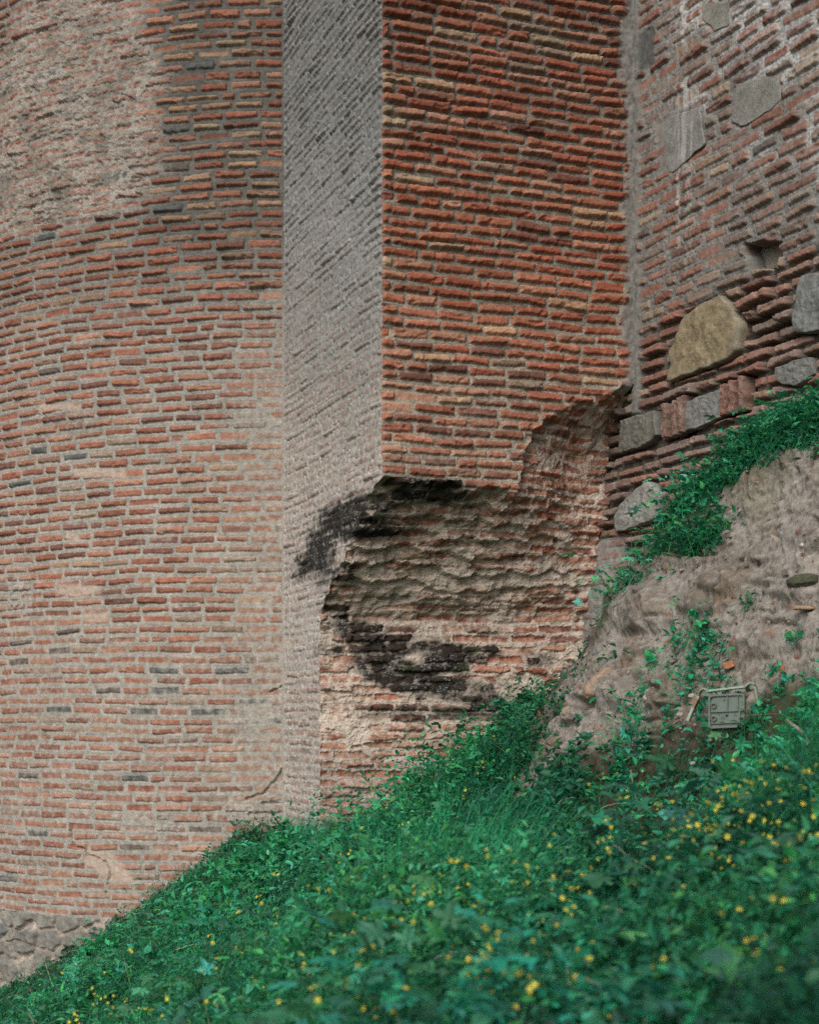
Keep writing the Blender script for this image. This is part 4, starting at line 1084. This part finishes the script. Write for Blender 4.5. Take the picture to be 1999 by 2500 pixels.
build_sticks()

def rock(name, label, cat, px, py, sx, sy, sz, col, group=None, seed=0, sink=.3, rot=0., boxy=1.):
    """an angular lump resting in the bank; sizes in metres"""
    n, mth = 26, 40
    th = np.linspace(0, math.pi, n); ph = np.linspace(0, 2 * math.pi, mth, endpoint=False)
    T, Ph = np.meshgrid(th, ph, indexing='ij')
    d = np.stack([np.sin(T) * np.cos(Ph), np.sin(T) * np.sin(Ph), np.cos(T)], -1)
    q = np.sign(d) * np.abs(d) ** boxy
    f = 1 + .18 * fbm3(d[..., 0] * 1.6 + seed, d[..., 1] * 1.6, d[..., 2] * 1.6, 4, 800 + seed)
    q = q * f[..., None] * np.array([sx, sy, sz]) * .5
    c, s = math.cos(rot), math.sin(rot)
    X = q[..., 0] * c - q[..., 2] * s; Z = q[..., 0] * s + q[..., 2] * c; q = np.stack([X, q[..., 1], Z], -1)
    f2 = fbm3(d[..., 0] * 5, d[..., 1] * 5, d[..., 2] * 5, 3, 820 + seed)
    C = np.array(col) * (1 + .25 * f2 + .15 * n3(d[..., 0] * 16, d[..., 1] * 16, d[..., 2] * 16, 830))[..., None]
    ii = np.arange(n * mth).reshape(n, mth); jj = np.roll(ii, -1, 1)
    Fc = np.stack([ii[:-1].ravel(), ii[1:].ravel(), jj[1:].ravel(), jj[:-1].ravel()], -1)
    g = ghit(px, py)
    o = add_mesh(name, q, Fc, M_STONE, None, C); o.location = g + np.array([0, -.3 * sy * (1 - sink), sz * (.5 - sink)])
    return tag(o, label, cat, group)

def build_rocks():
    B = [(1925, 1072, .10, .09, .095, (.11, .10, .09), 'dark rounded stone in the green clump at the right edge', 0.3, .9), (1755, 1420, .12, .08, .06, (.36, .33, .29), 'white lump of mortar high on the bare bank', .3, .8),
         (1958, 1440, .15, .09, .06, (.07, .075, .05), 'mossy dark stone at the right edge of the bank', .1, .8), (1960, 1497, .10, .06, .018, (.30, .20, .13), 'flat tile scrap lying level at the right of the bank', 0, .5),
         (1590, 1715, .05, .04, .03, (.42, .38, .32), 'small white stone left of the discarded lamp', .2, .8), (1625, 1692, .055, .04, .03, (.43, .40, .34), 'white stone just above the lamp bracket', .3, .7), (1585, 1705, .06, .05, .035, (.33, .29, .22), 'buff stone beside the small white stone', .5, .7),
         (1585, 1722, .07, .05, .04, (.36, .33, .28), 'pale chunk below the buff stone', .2, .7), (1385, 1748, .06, .05, .05, (.26, .22, .17), 'squarish brown stone beneath the dark pocket in the bank', .4, .6), (1460, 1690, .20, .14, .10, (.29, .21, .15), 'rusty boulder beside the dark pocket', .75, .8),
         (1908, 1662, .02, .014, .05, (.34, .10, .05), 'bright orange tile shard on edge', -.3, .6), (1778, 1632, .055, .03, .035, (.34, .15, .09), 'broken brick piece behind the lamp', .4, .5), (1610, 1755, .06, .03, .025, (.30, .15, .10), 'flat brick chip below the pale chunk', -.2, .5),
         (1910, 1315, .03, .03, .028, (.20, .23, .27), 'round bluish pebble on the upper bank', 0, 1), (1960, 1335, .03, .02, .02, (.42, .39, .35), 'white pebble at upper right of the bank', 0, .8), (1690, 1880, .03, .03, .02, (.38, .35, .31), 'pale pebble in the dark soil below the lamp', 0, .8),
         (1815, 1575, .08, .05, .05, (.38, .34, .28), 'cream stone in the middle right of the bank', .5, .7), (1555, 1500, .10, .07, .08, (.33, .30, .25), 'porous pale lump on the left shoulder of the bank', .6, .8), (1335, 1830, .07, .06, .05, (.24, .20, .13), 'brown stone at the left foot of the bank', .3, .8),
         (235, 2310, .09, .07, .07, (.33, .25, .20), 'pinkish stone on the grass below the footing', .5, .7), (40, 2440, .11, .06, .04, (.38, .31, .26), 'flat pale stone lying in grass at the lower left', .1, .7)]
    for i, (x, y, a, b, c, col, lb, rt, bx) in enumerate(B):
        nm = 'brick_fragment' if ('brick' in lb or 'tile' in lb) else 'stone'
        rock(nm, lb, 'brick piece' if nm == 'brick_fragment' else 'stone', x, y, a, b, c, col, 'loose stones and scraps on the bank', i, .3, rt, bx)

build_rocks()

def build_gravel():
    r = np.random.default_rng(61)
    g = (1 + 5 ** .5) / 2
    iv = np.array([(-1, g, 0), (1, g, 0), (-1, -g, 0), (1, -g, 0), (0, -1, g), (0, 1, g), (0, -1, -g), (0, 1, -g), (g, 0, -1), (g, 0, 1), (-g, 0, -1), (-g, 0, 1)]) / 1.9
    it = np.array([(0, 11, 5), (0, 5, 1), (0, 1, 7), (0, 7, 10), (0, 10, 11), (1, 5, 9), (5, 11, 4), (11, 10, 2), (10, 7, 6), (7, 1, 8), (3, 9, 4), (3, 4, 2), (3, 2, 6), (3, 6, 8), (3, 8, 9), (4, 9, 5), (2, 4, 11), (6, 2, 10), (8, 6, 7), (9, 8, 1)])
    n = 9000
    x = r.uniform(.45, 2.5, n); y = r.uniform(6.3, 9.75, n); z = ground(x, y)
    px, py = CX + F * x / y, HZ - F * z / y
    clump = n2(x * 3.1, y * 3.1, 62)
    ok = (poly_sd(px, py, BARE) < 20) & ~in_masonry(x, y) & (r.random(n) < .12 + .6 * sm(-.1, .5, clump))
    p = np.stack([x, y, z], -1)[ok]; m = len(p)
    sz = np.clip(.0055 * np.exp(r.normal(0, .55, m)), .003, .026)
    V = iv[None] * (1 + r.normal(0, .2, (m, 12, 1))) * (sz[:, None] * r.uniform(.6, 1.3, (m, 3)))[:, None, :]
    th = r.uniform(0, 6.28, m); c, s_ = np.cos(th)[:, None], np.sin(th)[:, None]
    V = np.stack([V[..., 0] * c - V[..., 2] * s_, V[..., 1], V[..., 0] * s_ + V[..., 2] * c], -1)
    f0 = fbm3(p[:, 0] * 2.6, p[:, 1] * 2.6, p[:, 2] * 2.6, 3, 601); f1 = fbm3(p[:, 0] * 11, p[:, 1] * 11, p[:, 2] * 11, 3, 602)
    nrm = unit(np.stack([-(ground(p[:, 0] + .02, p[:, 1]) - p[:, 2]) / .02, -(ground(p[:, 0], p[:, 1] + .02) - p[:, 2]) / .02, np.ones(m)], -1))
    V = V + (p + nrm * (.075 * f0 + .020 * f1 + .003)[:, None])[:, None]
    pal = np.array([(.225, .20, .175), (.27, .25, .22), (.20, .18, .155), (.24, .205, .16), (.22, .105, .07), (.15, .15, .15)])
    C = pal[r.choice(6, m, p=[.3, .22, .2, .16, .07, .05])] * np.exp(r.normal(0, .15, (m, 1)))
    F_ = (np.arange(m)[:, None, None] * 12 + it[None]).reshape(-1, 3)
    o = add_mesh('gravel', V.reshape(-1, 3), F_, M_STONE, None, np.repeat(C, 12, 0), smooth=False)
    tag(o, 'loose grit and gravel weathering out of the bare earth bank', 'gravel', kind='stuff')

build_gravel()

# ------------------------------------------------------------------ discarded floodlight
def build_lamp():
    d = ghit(1775, 1800)[1] - .05
    S = d / F                                             # metres per photo pixel here
    o0 = at(1774, 1736, d)
    root = empty('floodlight', o0 + np.array([0, 0, -.08]))
    tag(root, 'discarded grey floodlight housing with rusty bracket lying in the weeds', 'floodlight')
    root.rotation_euler = (math.radians(-8), math.radians(-2.5), math.radians(-26))
    off = np.array([0, 0, .08])
    grey = np.array([.09, .12, .096]); W, H = 45 * S, 42 * S
    def rrect(w_, h_, r_, n=6):
        p = []
        for cx_, cz_, a0 in ((w_ - r_, h_ - r_, 0), (-w_ + r_, h_ - r_, 90), (-w_ + r_, -h_ + r_, 180), (w_ - r_, -h_ + r_, 270)):
            for k in range(n + 1):
                a = math.radians(a0 + 90 * k / n); p.append((cx_ + r_ * math.cos(a), cz_ + r_ * math.sin(a)))
        return np.array(p)
    def loft(rings, cap0=True, cap1=True):
        n = len(rings[0]); V = np.concatenate(rings); ii = np.arange(len(rings) * n).reshape(len(rings), n); jj = np.roll(ii, -1, 1)
        fs = [np.stack([ii[:-1].ravel(), jj[:-1].ravel(), jj[1:].ravel(), ii[1:].ravel()], -1)]
        if cap1: fs.append(ii[-1][None]); 
        if cap0: fs.append(ii[0][::-1][None])
        return V, fs
    def part(name, V, fs, col, parent=root, mat=M_METAL, label=None):
        ob = add_mesh(name, V + off, fs, mat, parent, np.tile(col, (len(V), 1)) if np.ndim(col) == 1 else col, smooth=False)
        if label: ob['label'] = label
        return ob
    def ring(w_, h_, r_, y): 
        q = rrect(w_, h_, r_); return np.stack([q[:, 0], np.full(len(q), y), q[:, 1]], -1)
    D = .075
    V, fs = loft([ring(W, H, .012, D), ring(W, H, .012, 0), ring(W - .001, H - .001, .012, -.003), ring(W * .90, H * .90, .010, -.003), ring(W * .89, H * .89, .010, .010)], True, True)
    part('housing', V, fs, grey)
    # ribs and bosses on the back plate
    def bar(x0, z0, x1, z1, t, y0=.012, y1=-.002):
        vx, vz = x1 - x0, z1 - z0; l = math.hypot(vx, vz); nx, nz = -vz / l * t, vx / l * t
        r_ = lambda y: np.array([(x0 + nx, y, z0 + nz), (x0 - nx, y, z0 - nz), (x1 - nx, y, z1 - nz), (x1 + nx, y, z1 + nz)])
        return loft([r_(y0), r_(y1)])
    for q in ((-W * .88, -.02 * H, W * .88, -.02 * H, .0016), (.05 * W, -.02 * H, .05 * W, .88 * H, .0016), (.62 * W, -.02 * H, .62 * W, .88 * H, .0016), (.70 * W, -.86 * H, .70 * W, -.05 * H, .004), (-.88 * W, -.70 * H, .88 * W, -.70 * H, .0016)):
        V, fs = bar(*q); part('rib', V, fs, grey * 1.02)
    def boss(x, z, r_, wall=.75, y=-.005):
        a = np.linspace(0, 2 * math.pi, 22, endpoint=False); c = lambda rr, y_: np.stack([x + rr * np.cos(a), np.full(22, y_), z + rr * np.sin(a)], -1)
        V, fs = loft([c(r_, .012), c(r_, y), c(r_ * wall, y), c(r_ * wall, .012 + .012)], False, True)
        col = np.tile(grey, (len(V), 1)); col[-22:] = (.10, .10, .09)
        part('boss', V, fs, col)
    for q in ((-.70 * W, -.42 * H, .0125), (-.70 * W, .35 * H, .0125), (-.33 * W, -.68 * H, .006), (-.88 * W, -.86 * H, .005), (.88 * W, -.80 * H, .005), (-.84 * W, .84 * H, .005), (.70 * W, -.82 * H, .004)): boss(*q)
    # bracket: two arms joined by a cross bar, a rusty eye at the left end
    br = np.array([.20, .26, .20])
    def strip(path, wd, th, colf, name, label=None):
        c = spline(path, 30); tg = unit(np.gradient(c, axis=0)); n = unit(np.cross(tg, np.array([0, 1., 0])))
        rows = []
        for k in range(len(c)):
            y = np.array([0, wd / 2, 0]); m_ = n[k] * th / 2
            rows.append(np.array([c[k] - y - m_, c[k] + y - m_, c[k] + y + m_, c[k] - y + m_]))
        V, fs = loft(rows); t = np.repeat(np.linspace(0, 1, len(c)), 4)
        part(name, V, fs, colf(t), label=label)
    q = lambda x, y, dy=0.: np.array([(x - 1774) * S, dy, (1736 - y) * S])
    rust = lambda t: mix(np.tile(br, (len(t), 1)), np.array([.16, .065, .03]), np.clip(sm(.45, .6, t) * sm(1.02, .8, t) * 1.2, 0, 1))
    strip([q(1678, 1757, .0), q(1690, 1725, .01), q(1703, 1695, .02)], .030, .013, rust, 'bracket_arm', 'rusty bracket arm')
    strip([q(1702, 1700, .02), q(1704, 1685, .02), q(1714, 1677, .02), q(1724, 1680, .02), q(1728, 1684, .02)], .030, .006, lambda t: mix(np.tile(br, (len(t), 1)), np.array([.15, .07, .035]), .8 * sm(.7, .1, t)), 'bracket_eye')
    strip([q(1724, 1683, .02), q(1770, 1680, .02), q(1820, 1677, .02)], .030, .009, lambda t: np.tile(br * 1.15, (len(t), 1)), 'cross_bar')
    strip([q(1818, 1678, .02), q(1828, 1670, .02), q(1838, 1670, .02), q(1844, 1682, .02), q(1850, 1720, .03), q(1862, 1765, .05)], .030, .008, lambda t: np.tile(br * .9, (len(t), 1)), 'bracket_arm')

build_lamp()
